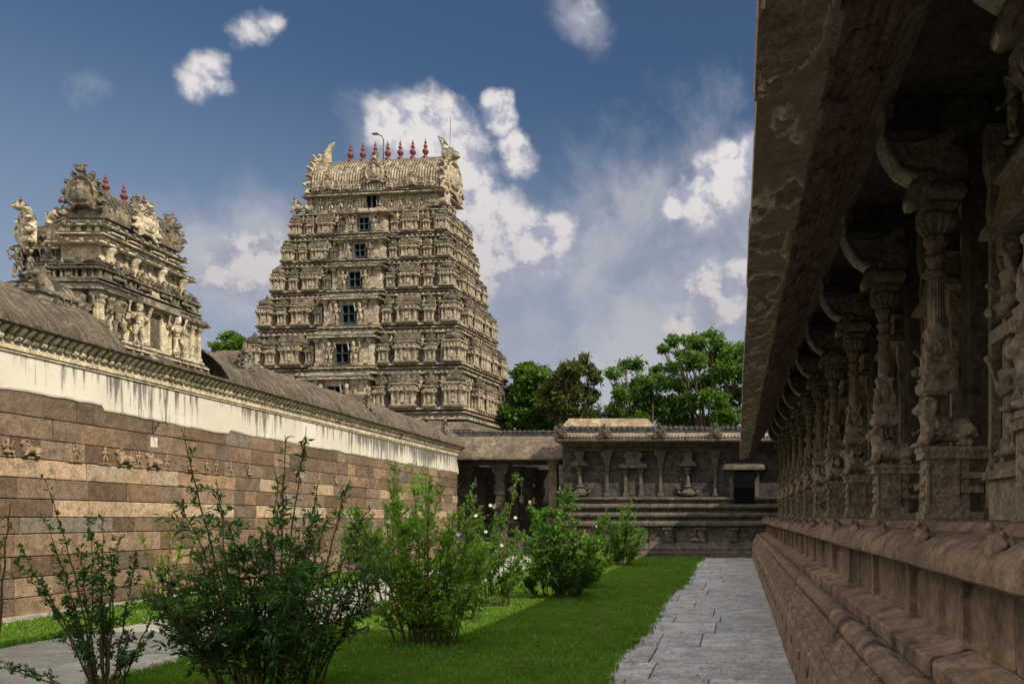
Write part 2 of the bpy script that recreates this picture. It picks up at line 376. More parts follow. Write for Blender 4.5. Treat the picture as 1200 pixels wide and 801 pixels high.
def remeshed(mb, name, voxel, smooth_it=1, noise_amp=0, seed=1):
    """fuse overlapping volumes into one continuous skin"""
    me = mb.mesh(name + '_raw')
    bm = bmesh.new(); bm.from_mesh(me); bmesh.ops.recalc_face_normals(bm, faces=bm.faces); bm.to_mesh(me); bm.free()
    o = bpy.data.objects.new('tmp', me); col.objects.link(o)
    r = o.modifiers.new('r', 'REMESH'); r.mode = 'VOXEL'; r.voxel_size = voxel; r.use_smooth_shade = True
    if smooth_it: sm_ = o.modifiers.new('s', 'SMOOTH'); sm_.iterations = smooth_it; sm_.factor = .5
    dg = bpy.context.evaluated_depsgraph_get(); dg.update()
    out = bpy.data.meshes.new_from_object(o.evaluated_get(dg)); out.name = name
    bpy.data.objects.remove(o); bpy.data.meshes.remove(me)
    if noise_amp:
        n = len(out.vertices); co = np.empty(n*3, 'f'); out.vertices.foreach_get('co', co); co = co.reshape(-1,3)
        nr = np.empty(n*3, 'f'); out.vertices.foreach_get('normal', nr); nr = nr.reshape(-1,3)
        co += nr * ((fbm(co * (1.0/(voxel*5)), seed) - .5) * 2 * noise_amp)[:, None]
        out.vertices.foreach_set('co', co.ravel())
    out.materials.clear()
    return out
def set_col(me, cols):
    """one colour per face, stored per point"""
    a = me.color_attributes.new('Col', 'FLOAT_COLOR', 'CORNER')
    buf = np.empty((len(me.loops), 4), 'f'); k = 0
    for p, c in zip(me.polygons, cols):
        n = p.loop_total; buf[p.loop_start:p.loop_start+n] = (c[0], c[1], c[2], 1)
    a.data.foreach_set('color', buf.ravel())
# ------------------------------------------------------------------ shared carved shapes
def figure_mb(kind='stand', seed=0):
    """a carved deity about 1 unit high, facing -Y"""
    rnd = random.Random(seed); m = MB()
    if kind == 'stand':
        sw = rnd.uniform(-.05, .05)
        m.tube([(-.09,0,.04),(-.10+sw,-.01,.25),(-.06,0,.46)], [.05,.055,.075], 7)
        m.tube([(.10,-.02,.04),(.12+sw,-.06,.24),(.06,0,.46)], [.05,.055,.075], 7)
        for s in (-1, 1): m.ball((s*.10,-.05,.03),(.05,.08,.035))
        hz = .46
    else:
        m.tube([(-.02,-.02,.12),(-.24,-.12,.12),(-.05,-.2,.08)], [.08,.08,.05], 7)
        m.tube([(.02,-.02,.12),(.24,-.12,.14),(.16,-.16,.0)], [.08,.08,.05], 7)
        m.ball((0,0,.14),(.17,.12,.12)); hz = .16
    m.tube([(0,0,hz-.03),(0+rnd.uniform(-.03,.03),-.01,hz+.13),(0,0,hz+.27),(0,0,hz+.33)], [.105,.085,.125,.05], 9)
    m.ball((0,-.02,hz+.40),(.068,.075,.085))
    m.lathe(0,0,[(.075,hz+.43),(.095,hz+.46),(.075,hz+.50),(.07,hz+.53),(.04,hz+.56),(.02,hz+.58)],8)
    for s in (-1, 1):
        h1 = rnd.choice([hz+.42, hz+.05, hz+.22]); e = (s*.22, -.03, hz+.12)
        m.tube([(s*.12,0,hz+.27), e, (s*.20,-.14,h1)], [.045,.038,.03], 6)
        m.ball((s*.20,-.15,h1),.04,6,5)
        if rnd.random() < .7:
            m.tube([(s*.11,.02,hz+.27),(s*.25,.03,hz+.25),(s*.27,-.02,hz+.45)], [.04,.034,.03], 6); m.ball((s*.27,-.02,hz+.48),.045,6,5)
        m.ball((s*.07,-.03,hz+.27),(.05,.05,.03),6,5)
    return m
FIG = {}
def fig_mesh(kind, seed, voxel=.022):
    k = (kind, seed, voxel)
    if k not in FIG: FIG[k] = remeshed(figure_mb(kind, seed), 'figure', voxel, 1, .006, seed)
    return FIG[k]
def place(name, me, mat, parent, loc, sc, rz=0, flat=1.0, rx=0):
    """a mesh datablock reused as a part; its own material slot lives on the mesh"""
    key = me.name + '|' + mat.name
    if key not in FIG:
        c = me.copy(); c.materials.clear(); c.materials.append(mat)
        c.polygons.foreach_set('use_smooth', [True]*len(c.polygons)); FIG[key] = c
    o = bpy.data.objects.new(name, FIG[key]); col.objects.link(o); o.parent = parent; o.location = loc
    o.rotation_euler = (rx, 0, rz); o.scale = (sc, sc*flat, sc); return o
def animal_mb(seed=0):
    """crouching lion like beast, unit long, head towards -X"""
    m = MB()
    m.tube([(-.24,0,.32),(-.10,0,.32),(.12,0,.28),(.34,0,.28)], [.25,.24,.20,.22], 12)
    m.ball((.36,0,.27),(.23,.19,.24)); m.ball((-.25,0,.32),(.23,.21,.28))
    m.tube([(-.26,0,.42),(-.36,0,.60)], [.21,.17], 10)
    for q in range(10):
        t = q*.628
        m.ball((-.27+.03*math.cos(t), .19*math.sin(t), .60+.17*math.cos(t)), .06, 6, 5)
    m.ball((-.40,0,.66),(.15,.125,.14)); m.ball((-.53,0,.61),(.09,.08,.07)); m.ball((-.52,0,.555),(.07,.065,.03))
    for s in (-1, 1):
        m.ball((-.46,s*.075,.72),.035,6,5)
        a = [(-.36+.12*math.cos(t), s*(.12+.02*t/3), .68+.12*math.sin(t)) for t in np.linspace(2.3,-2.4,9)]
        m.tube(a, [.045]*8+[.025], 6)
        m.tube([(-.30,s*.15,.30),(-.40,s*.17,.12),(-.42,s*.17,.03)], [.11,.085,.06], 7); m.ball((-.50,s*.17,.04),(.11,.065,.05))
        m.tube([(.36,s*.14,.28),(.18,s*.19,.14),(.34,s*.19,.04)], [.17,.10,.07], 7); m.ball((.20,s*.19,.05),(.14,.065,.055))
    for k in range(4):
        m.tube([(-.28+.05*k,y,.62-.09*k+.03*abs(y)*0) for y in (-.13,-.07,0,.07,.13)], .028, 5)
    m.tube([(.54,0,.30),(.62,0,.44),(.55,0,.58),(.46,0,.52)], [.035,.03,.03,.02], 6)
    return m
YALI = remeshed(animal_mb(), 'beast', .022, 1, .006, 3)
def bull_mb():
    m = MB()
    m.tube([(-.55,0,.34),(-.2,0,.42),(.2,0,.40),(.5,0,.30),(.72,0,.14)], [.22,.27,.25,.22,.10], 10)
    m.ball((-.28,0,.62),(.15,.13,.12))
    m.tube([(-.5,0,.42),(-.66,0,.62),(-.72,0,.74)], [.20,.16,.13], 9)
    m.ball((-.78,0,.76),(.16,.11,.11)); m.ball((-.92,0,.70),(.09,.08,.07))
    for s in (-1,1):
        m.tube([(-.72,s*.08,.84),(-.70,s*.16,.95),(-.74,s*.12,1.05)],[.04,.03,.015],6)
        m.ball((-.66,s*.17,.80),(.05,.09,.04),6,5)
        m.tube([(-.42,s*.2,.2),(-.62,s*.26,.08),(-.40,s*.27,.04)],[.1,.06,.05],6)
        m.tube([(.45,s*.2,.25),(.2,s*.3,.1),(.5,s*.3,.05)],[.14,.08,.05],6)
        for k in range(3): m.tube([(-.35+.22*k,s*.05,.68-.03*k),(-.33+.22*k,s*.26,.42),(-.3+.22*k,s*.27,.2)],.025,5)
    return m
def arch_gable(m, cx, cz, r, y0, y1, n=9, crest=True, up=1.25, mtx=None):
    """horseshoe gable (nasi): flat body, scalloped rim, crest face, facing -Y"""
    def P(t, rr): return (cx + rr*math.sin(t), cz - .15*r + rr*up*math.cos(t) if math.cos(t) > 0 else cz - .15*r + rr*math.cos(t))
    T = [(-2.35 + 4.7*i/16) for i in range(17)]
    ring = [P(t, r*.80) for t in T]
    m.prism(ring, 'y', y0+.15*(y1-y0), y1, mtx)
    m.prism([P(t, r*.45) for t in T], 'y', y0-.12*(y1-y0), y1, mtx)
    for i in range(n):
        t = -2.3 + 4.6*i/(n-1); p = P(t, r*.84); q = P(t+.10*(1 if t>0 else -1), r*1.08)
        m.tube([(p[0], (y0+y1)/2, p[1]), (q[0], (y0*.7+y1*.3), q[1])], [r*1.7/n*1.15, r*1.7/n*.8], 6, mtx)
    m.tube([(P(t, r*.72)[0], y0, P(t, r*.72)[1]) for t in T], r*.07, 5, mtx)
    if crest:
        m.ball((cx, y0, cz + r*1.10), (r*.24, r*.26, r*.20), 7, 6, mtx); m.ball((cx, y0-.1*r, cz + r*1.04), (r*.12, r*.22, r*.09), 7, 6, mtx)
        for s in (-1,1): m.tube([(cx+s*r*.08,y0,cz+r*1.2),(cx+s*r*.26,y0,cz+r*1.34),(cx+s*r*.40,y0,cz+r*1.26)],[r*.10,r*.08,r*.04],5,mtx)
def kapota(m, cx, cy, a, b, z, h, out, mtx=None):
    """overhanging curved cornice ring stack, closed"""
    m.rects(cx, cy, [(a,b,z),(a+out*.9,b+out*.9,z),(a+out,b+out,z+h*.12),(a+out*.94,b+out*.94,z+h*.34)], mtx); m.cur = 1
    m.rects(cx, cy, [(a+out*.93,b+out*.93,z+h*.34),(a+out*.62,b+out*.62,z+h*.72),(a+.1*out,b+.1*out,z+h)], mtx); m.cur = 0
def bosses(m, cx, cy, a, b, z, r, step):
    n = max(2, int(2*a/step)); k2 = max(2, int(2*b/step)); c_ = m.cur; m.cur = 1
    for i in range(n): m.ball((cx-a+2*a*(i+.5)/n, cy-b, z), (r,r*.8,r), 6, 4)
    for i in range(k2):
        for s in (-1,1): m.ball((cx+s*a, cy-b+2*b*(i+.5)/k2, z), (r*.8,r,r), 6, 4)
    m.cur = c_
def pil(m, x, y, z0, z1, w, mtx=None):
    h = z1 - z0
    m.rects(x, y, [(w*.7,w*.7,z0),(w*.7,w*.7,z0+.10*h),(w*.5,w*.5,z0+.12*h),(w*.5,w*.5,z0+.72*h),(w*.75,w*.75,z0+.78*h),(w*.55,w*.55,z0+.84*h),(w*1.0,w*1.0,z0+.9*h),(w*1.0,w*1.0,z0+h)], mtx)
def mini_shrine(kind, seed=0):
    """small shrine of a parapet: unit wide (x -.5...5), unit deep front at y=-.5, unit high"""
    m = MB(); w = {'kuta': .40, 'sala': .46, 'panjara': .34}[kind]
    m.cur = 1; m.rects(0,0,[(w+.07,.49,0),(w+.07,.49,.04)]); m.cur = 0; m.rects(0,0,[(w-.03,.42,.04),(w-.03,.42,.06),(w+.02,.45,.065),(w+.02,.45,.095),(w-.04,.4,.10)])
    m.rects(0,.03,[(w-.09,.34,.10),(w-.09,.34,.46)])
    for i in range(5): m.ball((-w+.08+(2*w-.16)*i/4,-.47,.53),(.045,.05,.05),6,4)
    for s in (-1,1):
        for yy in (-.25,.1): m.ball((s*(w+.05),yy,.53),(.05,.06,.05),6,4)
    for x in ((-w+.06, w-.06, -w*.32, w*.32) if kind != 'panjara' else (-w+.06, w-.06)):
        pil(m, x, -.36, .10, .47, .075)
    for y in (-.1, .18):
        for s in (-1,1): pil(m, s*(w-.06), y, .10, .47, .07)
    m.box(-.07,.07,-.40,-.34,.16,.38)
    kapota(m,0,0,w-.02,.40,.47,.11,.09)
    m.rects(0,0,[(w-.05,.37,.58),(w-.05,.37,.66)])
    kapota(m,0,0,w-.04,.38,.66,.07,.06)
    m.cur = 1
    if kind == 'kuta':
        m.lathe(0,0,[(.30,.72),(.44,.76),(.47,.82),(.40,.90),(.22,.97),(.08,1.0),(.10,1.04),(.02,1.14)],8)
        for s in (-1,1): m.ball((s*.2,-.36,.83),(.09,.07,.09),6,5)
    elif kind == 'sala':
        prof = [(.34*math.sin(t)*1.0, .73+.25*max(0,math.cos(t))) for t in np.linspace(-math.pi/2, math.pi/2, 9)]
        m.prism([(y*1.25,z) for y,z in prof], 'x', -w, w)
        for x in (-.22,0,.22): m.ball((x,-.34,.84),(.09,.09,.10) if x==0 else (.06,.07,.07),6,5)
        for x in (-.25,0,.25): m.lathe(x,0,[(.05,.97),(.05,1.0),(.015,1.07)],6)
        for s in (-1,1): m.ball((s*w,0,.86),(.05,.36,.17),8,6)
    else:
        arch_gable(m, 0, .86, .24, -.40, .3, 7, True, 1.05)
    m.cur = 0
    return m
SH = {}
for k in ('kuta','sala','panjara'):
    for q in (0,):
        mm_ = mini_shrine(k).mesh('mini_' + k)
        bm = bmesh.new(); bm.from_mesh(mm_); bmesh.ops.recalc_face_normals(bm, faces=bm.faces); bm.to_mesh(mm_); bm.free()
        SH[k] = mm_
def shrine_part(kind, mat, parent, loc, sx, sy, sz, rz=0):
    key = kind + mat.name
    if key not in SH:
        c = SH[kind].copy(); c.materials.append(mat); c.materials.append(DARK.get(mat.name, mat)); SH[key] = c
    o = bpy.data.objects.new('miniature_shrine', SH[key]); col.objects.link(o); o.parent = parent
    o.location = loc; o.scale = (sx, sy, sz); o.rotation_euler = (0,0,rz); return o
def finial_prof(r, h, z):
    return [(r*1.0,z),(r*1.05,z+.10*h),(r*.45,z+.16*h),(r*.45,z+.22*h),(r*.95,z+.33*h),(r*1.0,z+.40*h),(r*.5,z+.50*h),(r*.35,z+.54*h),(r*.62,z+.60*h),(r*.64,z+.64*h),(r*.3,z+.70*h),(r*.28,z+.74*h),(r*.42,z+.79*h),(r*.2,z+.86*h),(r*.14,z+.92*h),(r*.03,z+1.0*h)]
def finial(parent, x, y, z, r, h):
    m = MB(); m.lathe(0,0,finial_prof(r,h,0),12)
    return m.build('finial', M['finial'], parent, True, loc=(x,y,z))

# ------------------------------------------------------------------ ground, lawn, paths
g = MB(); g.add([(-1500,-600,-.06),(1500,-600,-.06),(1500,2500,-.06),(-1500,2500,-.06)], [(0,1,2,3)])
tag(g.build('ground', M['soil'], fixn=False), kind='structure')
def flags(name, mat, x0, x1, y0, y1, rows, cols, seed, edge=0.0, tone=.30, line=None):
    rnd = random.Random(seed); v = []; f = []; cs = []; y = y0; G = .007
    while y < y1:
        d = rnd.uniform(*rows); x = x0
        while x < x1 - .12:
            w = rnd.uniform(*cols)
            if line is not None and x < line and x + w > line - .25: w = line - x
            elif line is not None and x >= line - 1e-6: w = x1 - x
            if x + w > x1 - .2: w = x1 - x
            a = tone * rnd.uniform(.80, 1.12); hue = rnd.uniform(-.03,.03)
            c = (a*(1+hue)*(.98 if tone > .35 else 1), a, a*(1-hue*.8) * (1.06 if tone > .35 else .86))
            z = rnd.uniform(-.004,.004); o = len(v); t = .008
            X0,X1,Y0,Y1 = x+G*.8, x+w-G*.8, y+G*1.9, y+d-G*1.9
            v += [(X0,Y0,-.055),(X1,Y0,-.055),(X1,Y1,-.055),(X0,Y1,-.055),(X0,Y0,z-t),(X1,Y0,z-t),(X1,Y1,z-t),(X0,Y1,z-t),(X0+t,Y0+t,z),(X1-t,Y0+t,z),(X1-t,Y1-t,z),(X0+t,Y1-t,z)]
            f += [(o+8,o+9,o+10,o+11)] + [(o+a_,o+b_,o+b_+4,o+a_+4) for a_,b_ in ((0,1),(1,2),(2,3),(3,0),(4,5),(5,6),(6,7),(7,4))]
            cs += [c]*9; x += w
        y += d
    me = bpy.data.meshes.new(name); me.from_pydata(v, [], f); set_col(me, cs)
    return tag(link_mesh(name, me, mat), kind='structure')
flags('path', M['path'], -2.4, .70, -6, 32.2, (.75,1.25), (.45,1.15), 3, tone=.36, line=-.02)
flags('path', M['path_left'], -10.0, -5.6, -6, 33.5, (.7,1.1), (.8,1.6), 5, tone=.29)
def sheet(name, mat, x0f, x1f, y0, y1, z, n=240):
    v = []; f = []
    for i in range(n+1):
        y = y0 + (y1-y0)*i/n; v += [(x0f(y), y, -.05), (x0f(y)+.02, y, z), (x1f(y)-.02, y, z), (x1f(y), y, -.05)]
        if i < n:
            for k in range(3): f.append((i*4+k, i*4+k+1, i*4+5+k, i*4+4+k))
    me = bpy.data.meshes.new(name); me.from_pydata(v, [], f); return tag(link_mesh(name, me, mat), kind='structure')
def e_right(y): return -1.42 + .22*(fbm(np.array([y*.9, .3, .2]), 3) - .5)*2 + .16*(fbm(np.array([y*5, .3, 7.2]), 5) - .5)*2
def e_left(y): return -6.35 + .30*(fbm(np.array([y*.6, 9.3, .2]), 8) - .5)*2
def s_in(y): return -9.55 + .30*(fbm(np.array([y*.7, 2.3, 4.2]), 9) - .5)*2
def wallx(y): return -11.36 - .018*y
sheet('lawn_soil', M['sod'], e_left, e_right, -6, 31.1, .012)
sheet('lawn_soil', M['sod'], lambda y: wallx(y)+.05, s_in, -6, 31.4, .012)
def grass(name, label, x0f, x1f, ya, yb, n0, seed, hmin=.025, hmax=.06):
    rs = np.random.RandomState(seed)
    # density falls off with distance, blades widen to match
    u = rs.rand(n0); y = ya + (yb-ya)*u**1.7
    ef = np.array([x0f(t) for t in np.linspace(ya, yb, 400)]); eg = np.array([x1f(t) for t in np.linspace(ya, yb, 400)])
    xa = np.interp(y, np.linspace(ya,yb,400), ef); xb = np.interp(y, np.linspace(ya,yb,400), eg)
    x = xa + (xb-xa)*rs.rand(n0) + rs.normal(0,.05,n0)
    edge = np.minimum(x-xa, xb-x)
    dist = np.hypot(x, y); wd = .0035 + .00065*dist
    clump = fbm(np.stack([x*1.0,y*1.0,0*x],1), seed, 4)*1.3-.12; cl2 = fbm(np.stack([x*6,y*6,0*x],1), seed+3)
    h = (hmin + (hmax-hmin)*rs.rand(n0)) * (.65 + .9*clump) * (.7+.6*cl2)
    h = np.where(rs.rand(n0) < .012, h*1.9, h); h *= 1 + .5*np.exp(-np.maximum(edge,0)/.08)*rs.rand(n0); bare = (cl2 < .30) & (rs.rand(n0) < .6); h = np.where(bare, h*.35, h)
    a = rs.rand(n0)*6.283; ln = rs.rand(n0)*.8 + .15; la = rs.rand(n0)*6.283
    dx, dy = np.cos(a)*wd, np.sin(a)*wd; tx, ty = np.cos(la)*ln*h, np.sin(la)*ln*h
    z0 = np.full(n0, .008)
    V = np.stack([np.stack([x-dx,y-dy,z0],1), np.stack([x+dx,y+dy,z0],1),
                  np.stack([x+dx*.7+tx*.45,y+dy*.7+ty*.45,z0+h*.6],1), np.stack([x+tx,y+ty,z0+h],1), np.stack([x-dx*.7+tx*.45,y-dy*.7+ty*.45,z0+h*.6],1)],1).reshape(-1,3)
    me = bpy.data.meshes.new(name); me.vertices.add(n0*5); me.vertices.foreach_set('co', V.astype('f').ravel())
    me.loops.add(n0*5); me.loops.foreach_set('vertex_index', np.arange(n0*5, dtype=np.int32))
    me.polygons.add(n0); me.polygons.foreach_set('loop_start', np.arange(n0, dtype=np.int32)*5); me.polygons.foreach_set('loop_total', np.full(n0,5,np.int32))
    me.update(); me.validate()
    return tag(link_mesh(name, me, M['grass']), label, 'grass', kind='stuff')
grass('lawn_grass', 'short green lawn grass between the two stone paths', e_left, e_right, 5.2, 31.1, 420000, 1)
grass('verge_grass', 'narrow strip of green grass at the foot of the block wall', lambda y: wallx(y)+.1, s_in, 8.5, 31.4, 70000, 2)
# dry leaves that have blown onto the paths and the lawn
rs_ = np.random.RandomState(4); V_ = []; F_ = []
for i in range(520):
    y = 5.5 + 24*rs_.rand()**1.6; x = rs_.uniform(-1.5,.55) if i % 3 else rs_.uniform(-9.4,-1.5)
    if i % 3 == 1: x = -1.35 + abs(rs_.normal(0,.16))
    a = rs_.rand()*6.28; L = rs_.uniform(.018,.045); z = .012 if x > -1.3 or x < -6.4 else .055
    d = np.array([math.cos(a),math.sin(a),0]); n_ = np.array([-d[1],d[0],0]); o = len(V_); c = np.array([x,y,z])
    V_ += [tuple(c-d*L), tuple(c-n_*L*.4+np.array([0,0,.006])), tuple(c+d*L+np.array([0,0,.012*rs_.rand()])), tuple(c+n_*L*.4+np.array([0,0,.008]))]; F_.append((o,o+1,o+2,o+3))
me = bpy.data.meshes.new('dry_leaves'); me.from_pydata(V_, [], F_)
tag(link_mesh('dry_leaves', me, plain('dry_leaf', (.20,.13,.06), .8)), 'scattered small dry leaves along the stone paths', 'leaves', kind='stuff')
# tiny fallen petals on the lawn
pm = MB()
rnd = random.Random(5)
for (px, py) in ((684,700),(687,686),(552,722),(640,664),(707,667)):
    y = FPX*EYE/(py-604); x = (px-864)/FPX*y
    for k in range(5):
        a = k*1.256; c = (x+.02*math.cos(a), y+.02*math.sin(a), .072)
        pm.add([(x,y,.065),(c[0]-.010*math.sin(a),c[1]+.010*math.cos(a),.08),(x+.038*math.cos(a),y+.038*math.sin(a),.075),(c[0]+.010*math.sin(a),c[1]-.010*math.cos(a),.08)],[(0,1,2,3)])
tag(pm.build('fallen_petals', M['petal_w'], fixn=False), 'scatter of white fallen petals on the shaded lawn', 'petals', kind='stuff')

# ------------------------------------------------------------------ left enclosure wall (local: x out of the wall, y along, z up)
def ypx(p): return 11.36/((864-p)/FPX - .018)
LW = empty('enclosure_wall', (-11.36, 0, .13), .018); LW.rotation_euler = (-.0045, 0, .018)
tag(LW, 'long block wall with streaked plaster band and rounded black roof, left of lawn', 'wall')
zc = [-.2,.30,.62,.96,1.33,1.60,1.90,2.24,2.56,2.89,3.25,3.66]
rnd = random.Random(11); v = []; f = []; cs = []
def pale_at(row, y):
    px = 864 - FPX*(11.36+.018*y)/y
    h = rnd.random()
    if row == 7: return (12 < px < 155 and 'p') or (158 < px < 200 and 'p') or (196 < px < 300 and (h < .6 and 'o' or h < .8 and 'p')) or (px >= 300 and h < .55 and 'p')
    if row == 5: return (38 < px < 98 and 'p') or (106 < px < 250 and 'p') or (px >= 250 and h < .7 and 'p')
    if row == 3: return (px < 260 and h < .7 and 'b') or (h < .25 and 'b')
    if row == 4: return (50 < px < 120 and 'g') or (h < .15 and 'b')
    return (h < .10 and 'b') or (h < .14 and 'g') or (h < .17 and 'o')
for r in range(11):
    y = -6 + rnd.uniform(-.8, 0)
    while y < 32.6:
        L = rnd.uniform(.35, 1.05)
        if r in (5, 7) and 11 < y < 18: L = rnd.uniform(.7, 1.1)
        y1 = min(y + L, 32.7); k = pale_at(r, max(y + L/2, 8)); j = rnd.uniform(.85, 1.15)
        if k == 'p': c = (.54*j,.40*j,.27*j) if rnd.random() < .6 else (.50*j,.41*j,.30*j)
        elif k == 'o': c = (.38*j,.26*j,.16*j)
        elif k == 'b': c = (.32*j,.23*j,.155*j)
        elif k == 'g': c = (.24*j,.215*j,.18*j)
        else:
            a = rnd.uniform(.12,.25); hw = rnd.uniform(-.05,.08); c = (a*(1.16+hw), a*.83, a*(.60-hw))
        x = rnd.uniform(0,.022) - (r*.0)        # slight unevenness of the faces
        G = .005; t = .012; z0, z1 = zc[r]+G, zc[r+1]-G; o = len(v)
        a0, a1 = y+G, y1-G
        v += [(-.12,a0,z0),(-.12,a1,z0),(-.12,a1,z1),(-.12,a0,z1),(x,a0,z0),(x,a1,z0),(x,a1,z1),(x,a0,z1),(x+t,a0+t,z0+t),(x+t,a1-t,z0+t),(x+t,a1-t,z1-t),(x+t,a0+t,z1-t)]
        f += [(o+8,o+9,o+10,o+11)] + [(o+a_,o+b_,o+b_+4,o+a_+4) for a_,b_ in ((0,1),(1,2),(2,3),(3,0),(4,5),(5,6),(6,7),(7,4))]
        cs += [c]*9; y = y1
me = bpy.data.meshes.new('stone_courses'); me.from_pydata(v, [], f); set_col(me, cs)
link_mesh('stone_courses', me, M['wall_blocks'], LW)
m = MB(); m.box(-3.2,-.07,-6,32.66,-.05,4.6); m.build('wall_core', M['wall_blocks'], LW)
# end face blocks (towards the far porch)
# plaster band, lower edge ragged
nn = 520; v = []; f = []
for i in range(nn+1):
    y = -6 + 38.75*i/nn
    zl = 3.63 + .035*(fbm(np.array([y*2.0,1,1]),4)-.5)*2 - (.09 if 14.0 < y < 17.6 else 0) + .02*math.sin(y*.23) - .006*max(0,y-14)
    b = .006*(fbm(np.array([y*3,4,1]),6)-.5)
    v += [(-.06,y,zl),(.034+b,y,zl),(.045+b,y,zl+.03),(.045,y,4.12),(.045,y,4.22)]
    if i < nn:
        for k in range(4): f.append((i*5+k, i*5+5+k, i*5+6+k, i*5+1+k))
f.append((nn*5+0,nn*5+1,nn*5+2,nn*5+3,nn*5+4)); 
me = bpy.data.meshes.new('plaster_band'); me.from_pydata(v, [], f); link_mesh('plaster_band', me, M['plaster'], LW)
m = MB(); m.box(-3.2,.045,32.76,32.80,3.5,4.22); m.box(-3.2,-.02,32.665,32.72,0,3.5); m.build('end_face', M['plaster'], LW)
# cornice: stepped strips, row of small curled brackets, eave
m = MB()
m.box(-.2,.075,-6,32.84,4.222,4.262); m.box(-.2,.10,-6,32.86,4.266,4.34); m.box(-.2,.06,-6,32.84,4.344,4.40)
m.box(-.2,.055,-6,32.84,4.404,4.60)
m.build('cornice', M['shrine'], LW)
m = MB(); y = -3.0; rnd = random.Random(4)
while y < 32.7:
    w = .085; j = rnd.uniform(-.01,.01)
    m.prism([(.04,4.41),(.12,4.405),(.15+j,4.44),(.13,4.49),(.20+j,4.56),(.24,4.60),(.04,4.60)], 'y', y, y+w)
    y += .155
m.build('bracket_row', M['shrine'], LW)
m = MB()
for s in range(300):
    y0 = -6 + s*38.9/300; w = 38.9/300
    q = random.uniform(-.012,.012)
    m.prism([(-.1,4.604),(.25+q,4.604),(.30+q,4.64),(.29+q,4.69),(-.1,4.72)], 'y', y0+.003, y0+w-.003)
m.build('eave_edge', M['roof_dark'], LW)
# rounded roof, ribbed by old plaster runs
prof = [(.26,4.66),(.22,4.80),(.08,5.00),(-.12,5.20),(-.38,5.38),(-.68,5.50),(-1.0,5.56),(-1.35,5.54),(-1.9,5.40),(-2.5,5.1),(-3.2,4.6)]
def roof_run(ya, yb, name):
    ny = int((yb-ya)*18); f = []; P = []
    for i in range(ny+1):
        y = ya + (yb-ya)*i/ny
        for (x,z) in prof: P.append((x,y,z))
    P = np.array(P); d = (fbm(P*np.array([1.2,2.2,1.2]),2,4)-.5)*.13 + .022*np.sin(P[:,1]*9.0 + 3*fbm(P,3))
    P[:,0] += d*.5; P[:,2] += d; K = len(prof)
    for i in range(ny):
        for k in range(K-1): f.append((i*K+k, (i+1)*K+k, (i+1)*K+k+1, i*K+k+1))
    f.append(tuple(ny*K+k for k in range(K))); f.append(tuple(range(K))[::-1])
    me = bpy.data.meshes.new(name); me.from_pydata([tuple(p) for p in P], [], f); link_mesh(name, me, M['roof_dark'], LW, True)
roof_run(-6, 14.25, 'roof'); roof_run(17.25, 32.9, 'roof')
# low kerb at the foot
m = MB(); y = -6
while y < 32: m.box(.04,.16,y+.004,y+1.096,-.35,.02); y += 1.1
m.build('kerb', M['kerb'], LW)
# carved reliefs, one course of them
rl = [5,33,86,120,143,160,177,193,220,240,252,268,290,322,348,372,392,410,428,440,455,470]
rnd = random.Random(8)
for i, p in enumerate(rl):
    y = ypx(p); k = i % 4
    if p in (143,177,33,348): place('relief_carving', YALI, M['relief'], LW, (.035,y,2.60), .34*random.uniform(.9,1.1), math.pi/2, 1.0)
    elif k == 0: place('relief_carving', fig_mesh('sit', 3), M['relief'], LW, (.04,y,2.60), .34, math.pi/2, .9)
    else: place('relief_carving', fig_mesh('stand', k+10), M['relief'], LW, (.04,y,2.58), .30, math.pi/2, .9)
m = MB(); rnd = random.Random(3)
for p in rl: y = ypx(p); m.box(-.02,.045,y-.14,y+.14,2.565,2.595)
m.build('relief_ledge', M['relief'], LW)
# lamp bracket and pale block
m = MB(); y = ypx(178); m.box(.02,.035,y-.09,y+.09,3.0,3.2); m.build('pale_patch', M['plaster'], LW)
m = MB(); m.tube([(.02,y,3.36),(.10,y,3.42),(.12,y,3.50)], .018, 6); m.tube([(.02,y,3.30),(.02,y,3.55)],.03,6); m.build('iron_hook', M['metal'], LW)
# ------------------------------------------------------------------ small shrine tower over the wall
ST = empty('shrine_tower', (-12.47, 15.6, 0))
tag(ST, 'small ornate cream shrine tower with barrel roofs and statues rising behind the block wall', 'temple tower')
def bands(m, cx, cy, a, b, z, n, out, h):
    for i in range(n): kapota(m, cx, cy, a, b, z + i*h, h*.85, out*(1-.25*i))
m = MB()
m.rects(0,0,[(.76,1.44,4.3),(.76,1.44,4.78)]); bands(m,0,0,.70,1.38,4.80,2,.08,.12); bosses(m,0,0,.78,1.46,4.86,.04,.2)
m.rects(0,0,[(.56,1.30,5.06),(.56,1.30,5.85)])
m.box(.50,.62,-.42,.42,5.06,5.85)
m.build('lower_storey', M['shrine'], ST)
m = MB(); m.rects(0,0,[(.66,1.42,5.02),(.66,1.42,5.08)])
for y in (-1.30,-1.08,-.86,-.42,.42,.86,1.08,1.30): pil(m, .60, y, 5.08, 5.86, .085)
for x in (-.55,-.3,.0,.3,.57): pil(m, x, -1.33, 5.08, 5.86, .08)
m.build('pilaster_row', M['shrine'], ST)
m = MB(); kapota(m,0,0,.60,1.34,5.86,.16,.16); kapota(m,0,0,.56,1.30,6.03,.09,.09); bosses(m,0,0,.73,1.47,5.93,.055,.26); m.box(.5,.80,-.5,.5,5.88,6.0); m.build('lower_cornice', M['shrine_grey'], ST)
m = MB(); m.rects(.07,0,[(.37,1.10,6.1),(.37,1.10,6.80)]); m.build('upper_storey', M['shrine'], ST)
